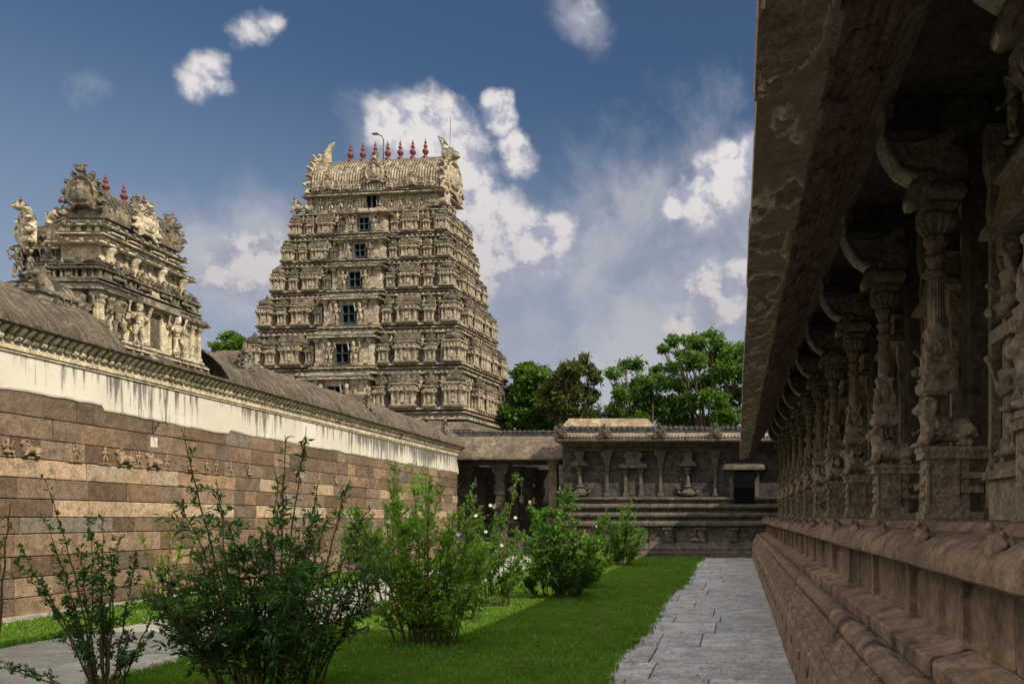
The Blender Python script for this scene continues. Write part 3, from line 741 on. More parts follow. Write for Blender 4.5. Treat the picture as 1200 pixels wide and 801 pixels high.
for y in (-.95,-.35,.35,.95):
    c = MB(); c.lathe(.50,y,[(.10,6.34),(.075,6.40),(.065,6.68),(.11,6.74),(.12,6.80)],10); c.build('column', M['shrine'], ST, True)
for y, k, w in ((-1.12,'kuta',.50),(-.58,'panjara',.42),(0,'sala',.80),(.58,'panjara',.42),(1.12,'kuta',.50)):
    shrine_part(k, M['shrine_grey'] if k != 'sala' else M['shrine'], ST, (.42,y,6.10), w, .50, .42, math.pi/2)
for x in (-.4,.02): shrine_part('kuta', M['shrine_grey'], ST, (x,-1.12,6.10), .42, .45, .42)
m = MB(); kapota(m,.07,0,.41,1.12,6.80,.13,.14); m.rects(.08,0,[(.38,1.06,6.93),(.38,1.06,7.0)]); kapota(m,.09,0,.35,1.04,7.0,.10,.10)
m.rects(.09,0,[(.33,1.0,7.1),(.33,1.0,7.18)]); kapota(m,.09,0,.33,.98,7.18,.11,.13); m.rects(.09,0,[(.29,.93,7.29),(.29,.93,7.42)])
for y in (-.75,-.3,.3,.75): kapota(m,.42,y,.05,.12,7.10,.08,.04)
bosses(m,.07,0,.54,1.24,6.86,.045,.22); bosses(m,.09,0,.45,1.10,7.24,.04,.2)
for y in (-.8,-.5,-.1,.1,.5,.8): pil(m, .44, y, 6.38, 6.80, .06)
for y in (-.9,-.6,-.45,-.15,.15,.45,.6,.9): m.box(.40,.47,y-.05,y+.05,7.09,7.18)
for x in (-.2,.0,.2,.35): m.box(x-.04,x+.04,-1.06,-.98,7.09,7.18)
m.build('upper_cornice', M['shrine'], ST)
m = MB()
prof = [(.09+.36*math.sin(t)*(1.06 if abs(t) > 1.2 else 1), 7.44+.46*(math.cos(t)+.12)) for t in np.linspace(-1.85, 1.85, 15)]
m.prism(prof, 'y', -.98, .98)
for i in range(16):
    y = -.92 + i*.122; m.tube([(.09+(x-.09)*1.03,y,7.44+(z-7.44)*1.03) for x,z in prof], .018, 5)
m.box(.02,.16,-1,1,7.93,8.0); m.build('barrel_roof', M['shrine_grey'], ST)
def gable_mesh(r, depth=.3, n=11, vox=None, crest=True):
    g_ = MB(); arch_gable(g_, 0, 0, r, -depth/2, depth/2, n, crest, 1.25)
    for s in (-1,1):
        g_.tube([(s*r*.45*math.cos(t)+s*r*.75, -depth*.2, -r*.55+r*.30*math.sin(t)) for t in np.linspace(0,5.5,9)], r*.09, 5)
        g_.ball((s*r*.32,-depth*.5,r*.1),(r*.16,r*.13,r*.3),6,5)
    g_.ball((0,-depth*.6,-.0*r),(r*.18,r*.16,r*.36),7,6); g_.ball((0,-depth*.65,r*.42),r*.15,7,6)
    return remeshed(g_, 'gable_ornament', vox or r*.055, 1, r*.02, 5)
GM = gable_mesh(.5, .22)
place('gable_ornament', GM, M['shrine_grey'], ST, (.09,-1.05,7.82), .74)
place('gable_ornament', GM, M['shrine_grey'], ST, (.09,1.05,7.80), .70, math.pi)
place('gable_ornament', GM, M['shrine'], ST, (.50,-.05,7.60), .66, math.pi/2)
place('gable_ornament', GM, M['shrine_grey'], ST, (.44,.80,7.62), .45, math.pi/2)
place('gable_ornament', GM, M['shrine_grey'], ST, (.30,-.05,7.98), .32, math.pi/2)
# leafy crest behind the front gable
for y in (-.55,-.10,.42): finial(ST, .09, y, 7.98, .07, .42)
for y, sd in ((-.52,1),(.52,2)):
    place('guardian_statue', fig_mesh('stand', 20+sd), M['shrine'], ST, (.72,y,5.04), .86, math.pi/2)
place('guardian_statue', fig_mesh('stand', 23), M['shrine_grey'], ST, (.68,-1.0,5.05), .75, math.pi/2)
for y in (-.9,-.25,.3,.9): place('guardian_statue', fig_mesh('sit', 24), M['shrine_grey'], ST, (.60,y,6.15), .55, math.pi/2)
for x in (-.35,.05,.4): place('guardian_statue', fig_mesh('stand', 25), M['shrine_grey'], ST, (x,-1.42,5.1), .70, 0)
fr = MB(); fr.box(.60,.66,-.20,-.15,5.10,5.80); fr.box(.60,.66,.15,.20,5.10,5.80); fr.box(.60,.66,-.20,.20,5.80,5.86); f_ = fr.build('window', M['shrine'], ST)
vv = MB(); vv.box(.55,.625,-.15,.15,5.10,5.80); vv.build('opening', M['gopuram_dark'], f_)
m = MB(); m.add([(.62,-.3,5.06),(.62,.3,5.06),(.98,.2,4.74),(.98,-.2,4.74),(.62,-.3,4.7),(.62,.3,4.7)],[(0,3,2,1),(0,4,3),(1,2,5),(3,4,5,2)]); m.build('sill_ramp', M['shrine'], ST)
# side wing of the shrine tower with its own barrel roof, ridge across
ax0, ax1, ay = -1.95, -.50, .35
cx_ = (ax0+ax1)/2; hx = (ax1-ax0)/2
m = MB(); m.rects(cx_,ay,[(hx,.62,4.8),(hx,.62,6.05)]); bands(m,cx_,ay,hx,.62,5.45,2,.1,.14)
m.rects(cx_,ay,[(hx-.08,.5,6.1),(hx-.08,.5,7.0)])
for x in np.linspace(ax0+.05, ax1-.1, 6): pil(m, x, ay-.6, 5.75, 6.25, .07); pil(m, x, ay-.5, 6.5, 7.0, .07)
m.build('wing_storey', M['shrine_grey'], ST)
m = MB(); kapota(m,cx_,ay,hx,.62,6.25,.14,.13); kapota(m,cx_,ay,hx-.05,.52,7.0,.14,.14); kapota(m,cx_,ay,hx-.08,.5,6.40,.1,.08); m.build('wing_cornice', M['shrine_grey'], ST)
m = MB(); prof = [(ay+.44*math.sin(t), 7.18+.44*(math.cos(t)+.12)) for t in np.linspace(-1.85,1.85,15)]
m.prism(prof, 'x', ax0+.1, ax1+.15)
for i in range(14):
    x = ax0+.15+i*.10; m.tube([(x,ay+(y-ay)*1.03,z) for y,z in prof], .018, 5)
m.box(ax0+.1,ax1+.1,ay-.07,ay+.07,7.66,7.74); m.build('wing_barrel_roof', M['roof_dark'], ST)
place('gable_ornament', GM, M['shrine'], ST, (ax0+.10,ay-.45,7.36), 1.0, -.75)
place('gable_ornament', GM, M['shrine_grey'], ST, (-1.02,ay-.52,7.30), .82)
h_ = MB(); h_.tube([(ax0+.22,ay,7.7),(ax0+.2,ay,7.86),(ax0+.34,ay,7.96),(ax0+.52,ay-.03,8.0)],[.11,.10,.14,.05],8); h_.tube([(ax0+.2,ay,7.7),(ax0+.13,ay,7.9),(ax0+.05,ay,8.02)],[.1,.07,.02],7)
me = remeshed(h_,'roof_horn',.03,1,.008); me.materials.append(M['shrine']); link_mesh('roof_horn', me, None, ST, True)
for x in (-1.36,-1.0): finial(ST, x, ay, 7.73, .075, .46)
for i, x in enumerate((ax0+.15,-1.55,-1.2,-.85)): place('guardian_statue', fig_mesh('sit' if i%2 else 'stand', 30+i), M['shrine_grey'], ST, (x,ay-.72,6.42), .6)
for i, x in enumerate((ax0+.1,-1.5,-1.1,-.75)): shrine_part(('sala','kuta')[i%2], M['shrine_grey'], ST, (x,ay-.62,5.72), .42, .4, .55)
# dormer gables with a crest along the wall roof
def roof_dormer(y, sc):
    o = MB(); T = Matrix.Translation((.0, y, 4.95)) @ Matrix.Rotation(math.pi/2, 4, 'Z') @ Matrix.Scale(sc, 4)
    o.box(-.45,.45,-.12,.9,0,.10,T); o.prism([(-.36,.10),(-.42,.40),(-.26,.66),(0,.86),(.26,.66),(.42,.40),(.36,.10)], 'y', .06, .95, T)
    for i in range(9):
        t = -1.9+3.8*i/8; o.ball((.40*math.sin(t), .03, .42+.42*math.cos(t)), .055, 6, 5, T)
    q = o.build('roof_dormer', M['roof_dark'], LW)
    place('dormer_gable', GM, M['shrine_grey'], q, tuple(T @ Vector((0,-.02,.42))), .56*sc, math.pi/2)
    c = MB()
    for a_ in (-.8,-.3,.3,.8): c.tube([(.08*math.sin(a_),.05,.80),(.16*math.sin(a_),.03,.95),(.24*math.sin(a_),0,1.06+.05*math.cos(a_))],[.07,.05,.015],6,T)
    c.ball((0,.05,.84),(.10,.09,.08),7,5,T); c.build('dormer_crest', M['shrine_grey'], q)
for y, sc in ((18.3,.75),(24.6,.72),(31.4,.75)): roof_dormer(y, sc)
# reclining bull on a slab on the wall roof
bm_ = remeshed(bull_mb(), 'bull_statue', .03, 1, .01, 9)
m = MB(); m.box(-.28,.30,-.72,.72,-.10,0); m.rects(0,-.25,[(.2,.40,0),(.22,.42,.05),(.18,.36,.07),(.18,.36,.16),(.22,.4,.18),(.2,.38,.22)])

BS = empty('bull_statue', (-12.12, 13.75, 5.36)); tag(BS, 'weathered reclining bull statue on a slab on the wall roof', 'statue')
place('bull', bm_, M['shrine_grey'], BS, (.0,.03,-.03), .74, -math.pi/2+math.pi+.12)
m.build('slab', M['shrine_grey'], BS)

# ------------------------------------------------------------------ the tall gateway tower
GP = empty('gateway_tower', (-27.7, 60, 0), R(-6))
tag(GP, 'tall tapering gateway tower with six carved storeys and ribbed barrel roof', 'temple tower')
Z = [8.5,11.9,15.0,17.9,20.4,22.5,24.6,26.3]
A = [9.0,8.5,7.9,7.3,6.8,6.4,6.0,5.7]
B = [4.8,4.1,3.5,2.9,2.45,2.1,1.8,1.6]
m = MB(); m.rects(0,0,[(9.8,5.7,-.1),(9.8,5.7,1.2),(9.3,5.2,1.4),(9.3,5.2,8.0)]); kapota(m,0,0,9.3,5.2,7.6,.7,.6)
m.build('stone_base', M['far_light'], GP)
wz = [10.0, 13.15, 16.35, 19.0, 21.3, 23.35, 25.3]
for i in range(6):
    z0, z1 = Z[i], Z[i+1]; H = z1-z0; a, b = A[i], B[i]; a2, b2 = A[i+1]-.12, B[i+1]-.05; cx_ = -.5 + .11*i
    m = MB()
    q = .20*H/2.6
    kapota(m,0,0,a-.12,b-.12,z0,.10*H,.34); m.rects(0,0,[(a-.28,b-.28,z0+.10*H),(a-.28,b-.28,z0+.15*H)])
    kapota(m,0,0,a-.22,b-.22,z0+.145*H,.07*H,.20); m.rects(0,0,[(a-.26,b-.26,z0+.21*H),(a-.0,b-.0,z0+.225*H),(a-.0,b-.0,z0+.262*H)])
    n = int(a*2/.42)
    for k in range(n+1):
        x = -a+.2 + (2*a-.4)*k/n; m.box(x-.07,x+.07,-b-.04,-b+.1,z0+.222*H,z0+.268*H)
    for k in range(int(b*2/.42)): y = -b+.3+k*.42; m.box(a-.1,a+.04,y-.07,y+.07,z0+.222*H,z0+.268*H)
    m.rects(0,0,[(a-.3,b-.3,z0+.262*H),(a2-.12,b2-.12,z0+.30*H),(a2-.12,b2-.12,z1+.05)])
    for k in range(n+1):
        x = -a+.3+(2*a-.6)*k/n; m.ball((x,-b-.16,z0+.045*H),(.10,.07,.09),6,4)
    for k in range(int(b*2/.45)): m.ball((a+.16,-b+.3+k*.45,z0+.045*H),(.07,.10,.09),6,4)
    m.rects(0,0,[(a2+.02,b2+.02,z1-.24*H),(a2+.06,b2+.06,z1-.22*H),(a2+.02,b2+.02,z1-.20*H)])
    # wall pilasters between the shrines
    for k in range(int(a2*2/.55)+1):
        x = -a2+.1+k*.55; m.box(x-.06,x+.06,-b2-.10,-b2+.02,z0+.27*H,z1-.04*H)
    for k in range(int(b2*2/.5)+1):
        y = -b2+.1+k*.5; m.box(a2-.02,a2+.10,y-.06,y+.06,z0+.27*H,z1-.04*H)
    kapota(m,0,0,a2,b2,z1-.17*H,.07*H,.18)
    for k in range(int(a2*2/.40)):
        x = -a2+.2+k*.40; m.cur = k % 2
        m.box(x-.13,x+.13,-b2-.26,-b2,z1-.30*H,z1-.22*H); m.ball((x,-b2-.22,z1-.175*H),(.12,.10,.16),6,4); m.cur = 0
        m.box(x-.05,x+.05,-b2-.16,-b2,z1-.12*H,z1-.03*H)
    for k in range(int(b2*2/.40)):
        y = -b2+.2+k*.40; m.cur = k % 2
        m.box(a2,a2+.26,y-.13,y+.13,z1-.30*H,z1-.22*H); m.ball((a2+.22,y,z1-.175*H),(.10,.12,.16),6,4); m.cur = 0
        m.box(a2,a2+.16,y-.05,y+.05,z1-.12*H,z1-.03*H)
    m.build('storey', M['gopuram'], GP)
    bw = 2.45 - .15*i; by = b+.35
    # central projecting bay
    m = MB(); hb = (by-b2+.4)/2; cy = -by+hb
    kapota(m,cx_,cy,bw+.05,hb+.05,z0-.02,.11*H,.30); m.rects(cx_,cy,[(bw-.02,hb-.02,z0+.08*H),(bw-.02,hb-.02,z0+.14*H)])
    kapota(m,cx_,cy,bw,hb,z0+.13*H,.09*H,.24)
    m.rects(cx_,cy,[(bw-.12,hb-.12,z0+.2*H),(bw-.12,hb-.12,z1-.05)])
    for s in (-1,1):
        for x in (bw-.25, bw-.95): pil(m, cx_+s*x, -by+.14, z0+.22*H, z1-.14*H, .22)
        m.box(cx_+s*(bw-.62)-.24,cx_+s*(bw-.62)+.24,-by+.02,-by+.2,z0+.26*H,z0+.60*H)
    kapota(m,cx_,cy,bw+.02,hb+.02,z1-.15*H,.10*H,.30)
    for k in range(9): x = cx_-bw+.25+k*(2*bw-.5)/8; m.box(x-.10,x+.10,-by-.12,-by+.1,z0+.10*H,z0+.16*H)
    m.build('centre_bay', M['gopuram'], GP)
    ww, wh = (.50-.03*i), .42*H*.5; wc = z0+.50*H
    f = MB(); y0 = -by-.02; t = .07
    x_ = cx_-.05
    for (xa,xb,za,zb) in ((-ww-t,-ww,-wh,wh+t),(ww,ww+t,-wh,wh+t),(-ww,ww,wh,wh+t),(-ww,ww,-wh-.06,-wh),(-.03,.03,-wh,wh),(-ww,-.03,-.03,.03),(.03,ww,-.03,.03)):
        f.box(x_+xa,x_+xb,y0-.02,y0+.16,wc+za,wc+zb)
    f_ = f.build('window', M['winframe'], GP)
    v_ = MB(); v_.box(x_-ww,x_+ww,y0+.10,y0+.145,wc-wh,wc+wh); v_.build('pane', M['void'], f_)
    for s in (-1,1):
        place('door_guardian', fig_mesh('stand', 40+(i%2)), M['gopuram'], GP, (x_+s*(ww+.48),-by-.10,z0+.24*H), .54*H, 0)
    # parapet of miniature shrines
    sh = .70*H; zb = z0+.255*H
    seq = [(.02,'panjara',.60),(.78,'sala',.98),(1.96,'panjara',.62),(2.78,'kuta',.84)]     # start and width along a run of 3.62
    for sd in (1, -1):
        run = a - sd*cx_ - bw; unit = run/3.62; x0_ = cx_ + sd*bw; d = max(b-b2+.55, .95)
        for st, k, w in seq:
            big = k in ('sala','kuta')
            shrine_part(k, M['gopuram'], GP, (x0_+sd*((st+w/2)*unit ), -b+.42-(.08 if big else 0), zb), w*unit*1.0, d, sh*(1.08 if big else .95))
    ys = [(-.45*b,'panjara',.26*b),(-.05*b,'sala',.40*b),(.37*b,'panjara',.26*b),(.80*b,'kuta',.34*b)]
    for yy, k, w in ys: shrine_part(k, M['gopuram'], GP, (a-.35, yy, zb), w*1.1, .9, sh, math.pi/2)
# neck storey with figures
z0, z1 = Z[6], Z[7]; H = z1-z0; a, b = A[6], B[6]
m = MB(); kapota(m,0,0,a-.1,b-.1,z0,.22,.26); m.rects(0,0,[(a-.3,b-.25,z0+.2),(a-.55,b-.3,z0+.36),(a-.75,b-.4,z0+.38),(a-.75,b-.4,z1-.1)])
for k in range(16): x = -a+1.0+k*.68; pil(m, x, -b+.42, z0+.34, z1-.2, .10)
for k in range(5): pil(m, a-.72, -b+.6+k*.6, z0+.34, z1-.2, .10)
kapota(m,0.1,0,a-.75,b-.4,z1-.24,.34,.42); kapota(m,.1,0,a-.8,b-.42,z1+.08,.18,.26)
m.build('neck_storey', M['gopuram'], GP)
m = MB(); m.box(-.85,1.25,-b-.1,-b+.5,z0+.0,z0+.36); m.build('balcony_sill', M['gopuram'], GP)
f = MB()
for (xa,xb,za,zb) in ((-.46,-.38,0,1.15),(.38,.46,0,1.15),(-.38,.38,1.05,1.15),(-.04,.04,0,1.05)): f.box(.05+xa,.05+xb,-b+.22,-b+.34,z0+.36+za,z0+.36+zb)
f_ = f.build('window', M['winframe'], GP); v_ = MB(); v_.box(-.33,.43,-b+.29,-b+.335,z0+.36,z0+1.41); v_.build('pane', M['void'], f_)
rnd = random.Random(2)
for k in range(13):
    x = -4.9 + k*.80
    if abs(x-.05) < .6: continue
    place('neck_figure', fig_mesh(rnd.choice(['stand','stand','sit']), 40+k%3), M['gopuram'], GP, (x,-b+.30,z0+.36), 1.08 if k%3 else 1.2)
for k in range(3): place('neck_figure', fig_mesh('stand', 41), M['gopuram'], GP, (a-.60,-.9+k*.9,z0+.36), 1.1, math.pi/2)
# corner beasts with raised paws
for s in (-1,1): place('corner_beast', YALI, M['gopuram'], GP, (.05+s*(a-.35),-b+.15,z0+.30), 1.35, 0 if s < 0 else math.pi)
# barrel roof
zb, zr = 26.45, 29.25
prof = [( 1.50*math.sin(t)*(1+.04*math.cos(2*t)), zb+.25+ (zr-zb-.25)*(math.cos(t)*.9+.1) if abs(t)<1.6 else zb+.25+.25*math.cos(t)*3) for t in np.linspace(-1.9,1.9,25)]
bx0, bx1 = -4.95, 5.35
m = MB(); m.prism(prof,'x',bx0,bx1); m.box(bx0,bx1,-.22,.22,zr-.08,zr+.16); m.build('barrel_roof', M['gopuram'], GP)
m = MB()
nrib = 46
for i in range(nrib):
    x = bx0+.15+(bx1-bx0-.3)*i/(nrib-1)
    pts = [(x, y*1.03, z+.03) for y,z in prof if y < .4]
    m.tube(pts, .075, 5)
m.build('roof_ribs', M['gopuram'], GP)
GB = gable_mesh(1.0, .5, 15, .055)
place('roof_gable', GB, M['gopuram'], GP, (bx1+.15,0,zb+1.30), 1.62, math.pi/2)
place('roof_gable', GB, M['gopuram'], GP, (bx0-.15,0,zb+1.30), 1.62, -math.pi/2)
place('roof_gable', GB, M['gopuram'], GP, (.35,-1.55,zb+1.35), .92)
for x in (-3.4,3.3): place('roof_gable', GB, M['gopuram'], GP, (x,-1.62,zb+.62), .52)
for x in (-4.4,-2.6,-1.9,-1.0,1.6,2.4,4.2,4.8): place('roof_figure', fig_mesh('sit',40), M['gopuram'], GP, (x,-1.62,zb+.05), .95)
for s, xx in ((1,bx0+.25),(-1,bx1-.1)):
    h_ = MB()
    h_.tube([(xx,0,zr-.6),(xx+.05*s,0,zr+.4),(xx+.12*s,0,zr+.95),(xx+.38*s,0,zr+1.5),(xx+.75*s,0,zr+1.85)],[.50,.38,.29,.20,.05],9)
    h_.tube([(xx-.3*s,0,zr-.5),(xx-.42*s,0,zr+.3),(xx-.25*s,0,zr+.95)],[.4,.3,.1],8)
    for k in range(4): h_.ball((xx-.45*s,0,zr-.3+.35*k),(.2,.3,.18),7,6)
    me = remeshed(h_,'ridge_horn',.07,1,.03,6); me.materials.append(M['gopuram']); link_mesh('ridge_horn', me, None, GP, True)
for k in range(7): finial(GP, .42+1.03*(k-3), 0, zr+.10, .24, 1.62)
m = MB(); m.tube([(bx0-.15,0,zr+.6),(bx0-.1,0,zr+2.6)],.02,5); m.tube([(bx1+.15,0,zr+.8),(bx1+.2,0,zr+3.3)],.02,5); m.build('lightning_rod', M['metal'], GP)
# lamp standing on the ridge
LP = empty('roof_lamp', (-27.7+(-.1), 60.35, zr)); tag(LP, 'thin lamp post standing among the red finials on the gateway tower ridge', 'lamp')
m = MB(); m.tube([(0,0,-.3),(0,0,2.0),(-.12,0,2.25),(-.45,-.03,2.4)],.05,6); m.build('pole', M['metal'], LP)
m = MB(); m.rects(-.62,-.03,[(.22,.09,2.36),(.26,.11,2.40),(.2,.08,2.48)]); m.build('lamp_head', M['metal'], LP)

# ------------------------------------------------------------------ far hall: carved wall on a tall moulded plinth
FH = empty('carved_wall_hall', (0, 32.4, 0)); tag(FH, 'dark carved stone hall with a black doorway and hipped roof beyond the lawn', 'temple hall')
pf = [(1.15,-.1),(1.15,.20),(1.12,.23),(1.0,.24),(1.0,.38),(.96,.42),(.84,.44),(.80,.56),(.62,.60),(.60,.66),(.60,1.22),(.72,1.26),(.78,1.30),(.78,1.40),(.70,1.46),(.52,1.50),(.50,1.60),(.62,1.63),(.66,1.68),(.66,1.76),(.58,1.82),(.42,1.85),(.42,1.97),(.56,2.0),(.60,2.04),(.60,2.12),(.50,2.17),(.32,2.2),(.30,2.32),(.42,2.35),(.44,2.38),(.44,2.45),(.05,2.50),(-.2,2.5)]
def course(name, mat, parent, prof, y0, y1, lens, amp, seed, step=.10, jit=.01, axis='y', sgn=1, fs=3.0, gap=.008):
    """a moulded stone course: profile (offset, z) run along an axis, cut into blocks with eroded faces"""
    rnd = random.Random(seed); V = []; F = []
    # refine the profile
    pr = [prof[0]]
    for p, q in zip(prof, prof[1:]):
        d = math.hypot(q[0]-p[0], q[1]-p[1]); n = max(1, int(d/ (step*.8)))
        for k in range(1, n+1): pr.append((p[0]+(q[0]-p[0])*k/n, p[1]+(q[1]-p[1])*k/n))
    pr = np.array(pr); K = len(pr); y = y0
    while y < y1 - 1e-3:
        L = min(rnd.uniform(*lens), y1-y)
        if y1-y-L < .3: L = y1-y
        n = max(2, int(L/step)); ys = np.linspace(y+gap, y+L-gap, n+1); o = len(V)
        jx, jz = rnd.uniform(-jit,jit), rnd.uniform(-jit,jit)*.5
        P = np.zeros((n+1,K,3)); P[:,:,0] = pr[:,0]+jx; P[:,:,1] = ys[:,None]; P[:,:,2] = pr[:,1]+jz
        w = (fbm(P*fs,seed,3)-.5)*2*amp + (np.clip(fbm(P*np.array([1,2.2,1])*1.1,seed+9,3)-.56,0,1))*-amp*6
        P[:,:,0] += w; P[:,:,2] += (fbm(P*fs,seed+5,2)-.5)*amp
        chips = (np.arange(n+1)==0)|(np.arange(n+1)==n); P[chips,:,0] -= .016
        for r in P.reshape(-1,3): V.append((r[0]*sgn, r[1], r[2]) if axis == 'y' else (r[1], -r[0], r[2]))
        for i in range(n):
            for k in range(K-1): F.append((o+i*K+k, o+i*K+k+1, o+(i+1)*K+k+1, o+(i+1)*K+k))
        F.append(tuple(o+k for k in range(K))); F.append(tuple(o+n*K+k for k in range(K))[::-1])
        y += L
    me = bpy.data.meshes.new(name); me.from_pydata(V, [], F); me.validate()
    return link_mesh(name, me, mat, parent)
# (offset measured towards the camera)
m = MB(); m.box(-7.34,6,-.55,0,-.1,1.5); m.box(-7.34,6,-.30,0,1.5,2.3); m.build('plinth_core', M['far'], FH)
course('plinth', M['far'], FH, pf, -7.35, 6, (.9,1.6), .012, 21, .12, .008, 'x')
for i in range(9):
    m = MB(); x = -6.9+i*1.35; m.rects(x,-.66,[(.20,.08,.62),(.20,.08,.72),(.13,.06,.76),(.13,.06,1.08),(.22,.10,1.12),(.24,.12,1.22)])
    m.build('plinth_block', M['far'], FH)
for i, x in enumerate((-6.3,-4.9,-1.75,.95)): place('relief_figure', fig_mesh('sit',3), M['far_light'], FH, (x,-.64,.62), .75)
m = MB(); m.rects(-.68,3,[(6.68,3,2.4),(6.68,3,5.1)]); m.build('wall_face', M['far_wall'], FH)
m = MB()
rnd = random.Random(6)
for (z0,z1) in ((2.52,3.1),(3.12,3.6),(3.62,4.05),(4.07,4.42)):
    x = -7.3
    while x < 3:
        w = rnd.uniform(.5,1.1); q = rnd.uniform(0,.012); m.box(x+.004,x+w-.004,-.02-q,.05,z0+.003,z1-.003); x += w
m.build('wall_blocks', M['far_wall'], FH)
m = MB(); m.box(-7.36,6,-.10,.1,4.44,4.52); m.box(-7.36,6,-.16,.1,4.60,4.74)
for i in range(120): x = -7.3+i*.11; m.box(x,x+.06,-.13,-.02,4.53,4.595)
m.build('beam', M['far'], FH)
pc = [(-.0,4.745),(.86,4.745),(.95,4.76),(.97,4.80),(.93,4.90),(.82,5.02),(.62,5.14),(.2,5.24),(0,5.26)]
course('eave_cornice', M['far_light'], FH, pc, -7.5, 6, (1.1,1.9), .010, 22, .10, .008, 'x')
m = MB()
for i in range(98):
    x = -7.3+i*.135; m.box(x,x+.075,-.965,-.86,4.84,4.955)
m.build('cornice_notches', M['far_wall'], FH)
m = MB(); rnd = random.Random(9)
for i in range(62):
    x = -7.5+i*.215; j = rnd.uniform(-.02,.02); m.ball((x,-.50,5.30+j),(.12,.13,.13+j),7,5)
m.box(-7.6,6,-.62,.2,5.16,5.235); m.box(-7.6,6,-.55,.1,5.36,5.40); m.build('parapet', M['far_wall'], FH)
for p in (657,709,773,838):
    place('cornice_ornament', GM, M['far'], FH, ((p-864)/FPX*31.5,-.98,5.12), .52)
# wall pilasters
def px2x(p, y=32.2): return (p-864)/FPX*y
def pilaster(x, kind):
    m = MB()
    if kind == 'slim':
        m.rects(x,-.08,[(.11,.09,2.52),(.11,.09,2.62),(.06,.06,2.66),(.06,.06,3.45),(.10,.09,3.52),(.07,.06,3.6),(.12,.09,3.7),(.09,.07,3.8),(.16,.12,3.98),(.13,.1,4.08),(.22,.13,4.2),(.26,.15,4.42)])
    elif kind == 'pot':
        m.lathe(x,-.12,[(.12,2.52),(.26,2.56),(.30,2.66),(.22,2.78),(.13,2.84),(.2,2.92),(.09,2.98),(.075,3.4),(.13,3.5),(.08,3.56),(.16,3.66),(.18,3.72)],10)
        for s in (-1,1):
            m.tube([(x+s*.2,-.1,2.6),(x+s*.42,-.12,2.7),(x+s*.40,-.12,2.88),(x+s*.28,-.12,2.84)],[.07,.07,.06,.03],6)
        m.rects(x,-.12,[(.20,.12,3.74),(.36,.22,3.78),(.36,.22,3.88),(.26,.16,3.94),(.20,.10,4.02),(.14,.08,4.1),(.2,.1,4.25),(.2,.1,4.40)])
    return m.build('pilaster', M['far'], FH)
for p, k in ((679,'pot'),(711,'slim'),(774,'slim'),(806,'pot'),(838,'slim')): pilaster(px2x(p), k)
for (pa, pb) in ((733,751),):
    xa, xb = px2x(pa), px2x(pb); m = MB()
    for x in (xa, xb): m.rects(x,-.10,[(.10,.09,2.50),(.10,.09,2.6),(.06,.06,2.64),(.06,.06,3.4),(.11,.1,3.48),(.07,.07,3.54),(.16,.13,3.66)])
    m.rects((xa+xb)/2,-.12,[(.52,.14,3.68),(.60,.24,3.71),(.60,.24,3.80),(.50,.16,3.88),(.34,.1,3.92),(.30,.1,4.1),(.40,.14,4.16),(.36,.1,4.28),(.24,.08,4.40)])
    n_ = m.build('niche_frame', M['far'], FH); v_ = MB(); v_.box(xa+.08,xb-.08,-.045,-.035,2.5,3.64); v_.build('niche_recess', M['far_wall'], n_)
xa, xb = px2x(857), px2x(887); m = MB()
for x in (xa, xb): m.rects(x,-.16,[(.13,.14,2.20),(.13,.14,2.32),(.09,.10,2.36),(.09,.10,3.3),(.14,.15,3.4),(.10,.1,3.46),(.20,.18,3.56)])
m.rects((xa+xb)/2,-.18,[(.78,.2,3.58),(.86,.38,3.62),(.88,.38,3.72),(.8,.28,3.84),(.6,.12,3.9)]); m.box(xa,xb,-.35,.0,2.12,2.2)
n_ = m.build('doorway', M['far'], FH); v_ = MB(); v_.box(xa+.12,xb-.12,-.48,-.02,2.20,3.57); v_.build('dark_opening', M['void'], n_)
m = MB(); m.loft([[(-8.4,2.2,5.1),(-3.45,2.2,5.1),(-3.45,7,5.1),(-8.4,7,5.1)],[(-8.4,2.2,5.22),(-3.45,2.2,5.22),(-3.45,7,5.22),(-8.4,7,5.22)],[(-7.75,3.0,6.18),(-4.15,3.0,6.18),(-4.15,6,6.18),(-7.75,6,6.18)]])
m.build('hipped_roof', M['brick_roof'], FH)
# porch left of it
PO = empty('pillared_porch', (-11.5, 33.2, 0)); tag(PO, 'open pillared porch with smooth curved eave between block wall and carved hall', 'temple porch')
pe = [(-.3,4.32),(.42,4.12),(.62,4.06),(.66,4.10),(.64,4.20),(.50,4.42),(.25,4.70),(-.05,4.98),(-.30,5.16),(-.6,5.2)]
course('curved_eave', M['chajja'], PO, pe, -4.6, 4.1, (1.6,2.6), .010, 31, .10, .004, 'x')
m = MB(); m.box(-4.6,4.1,.15,.9,3.95,4.28); m.box(-4.6,4.1,.35,7,5.0,5.3)
for i in range(40): x=-4.5+i*.215; m.ball((x,.5,5.36),(.12,.12,.09),7,5)
m.build('roof_slab', M['far_wall'], PO)
m = MB(); m.box(-4.6,4.1,-.1,9,-.1,.75); m.box(-4.6,4.1,-.3,9,-.1,.35); m.build('porch_floor', M['far'], PO)
m = MB(); m.box(-4.6,4.1,8.6,9,0,5); m.build('back_wall', M['far_wall'], PO)
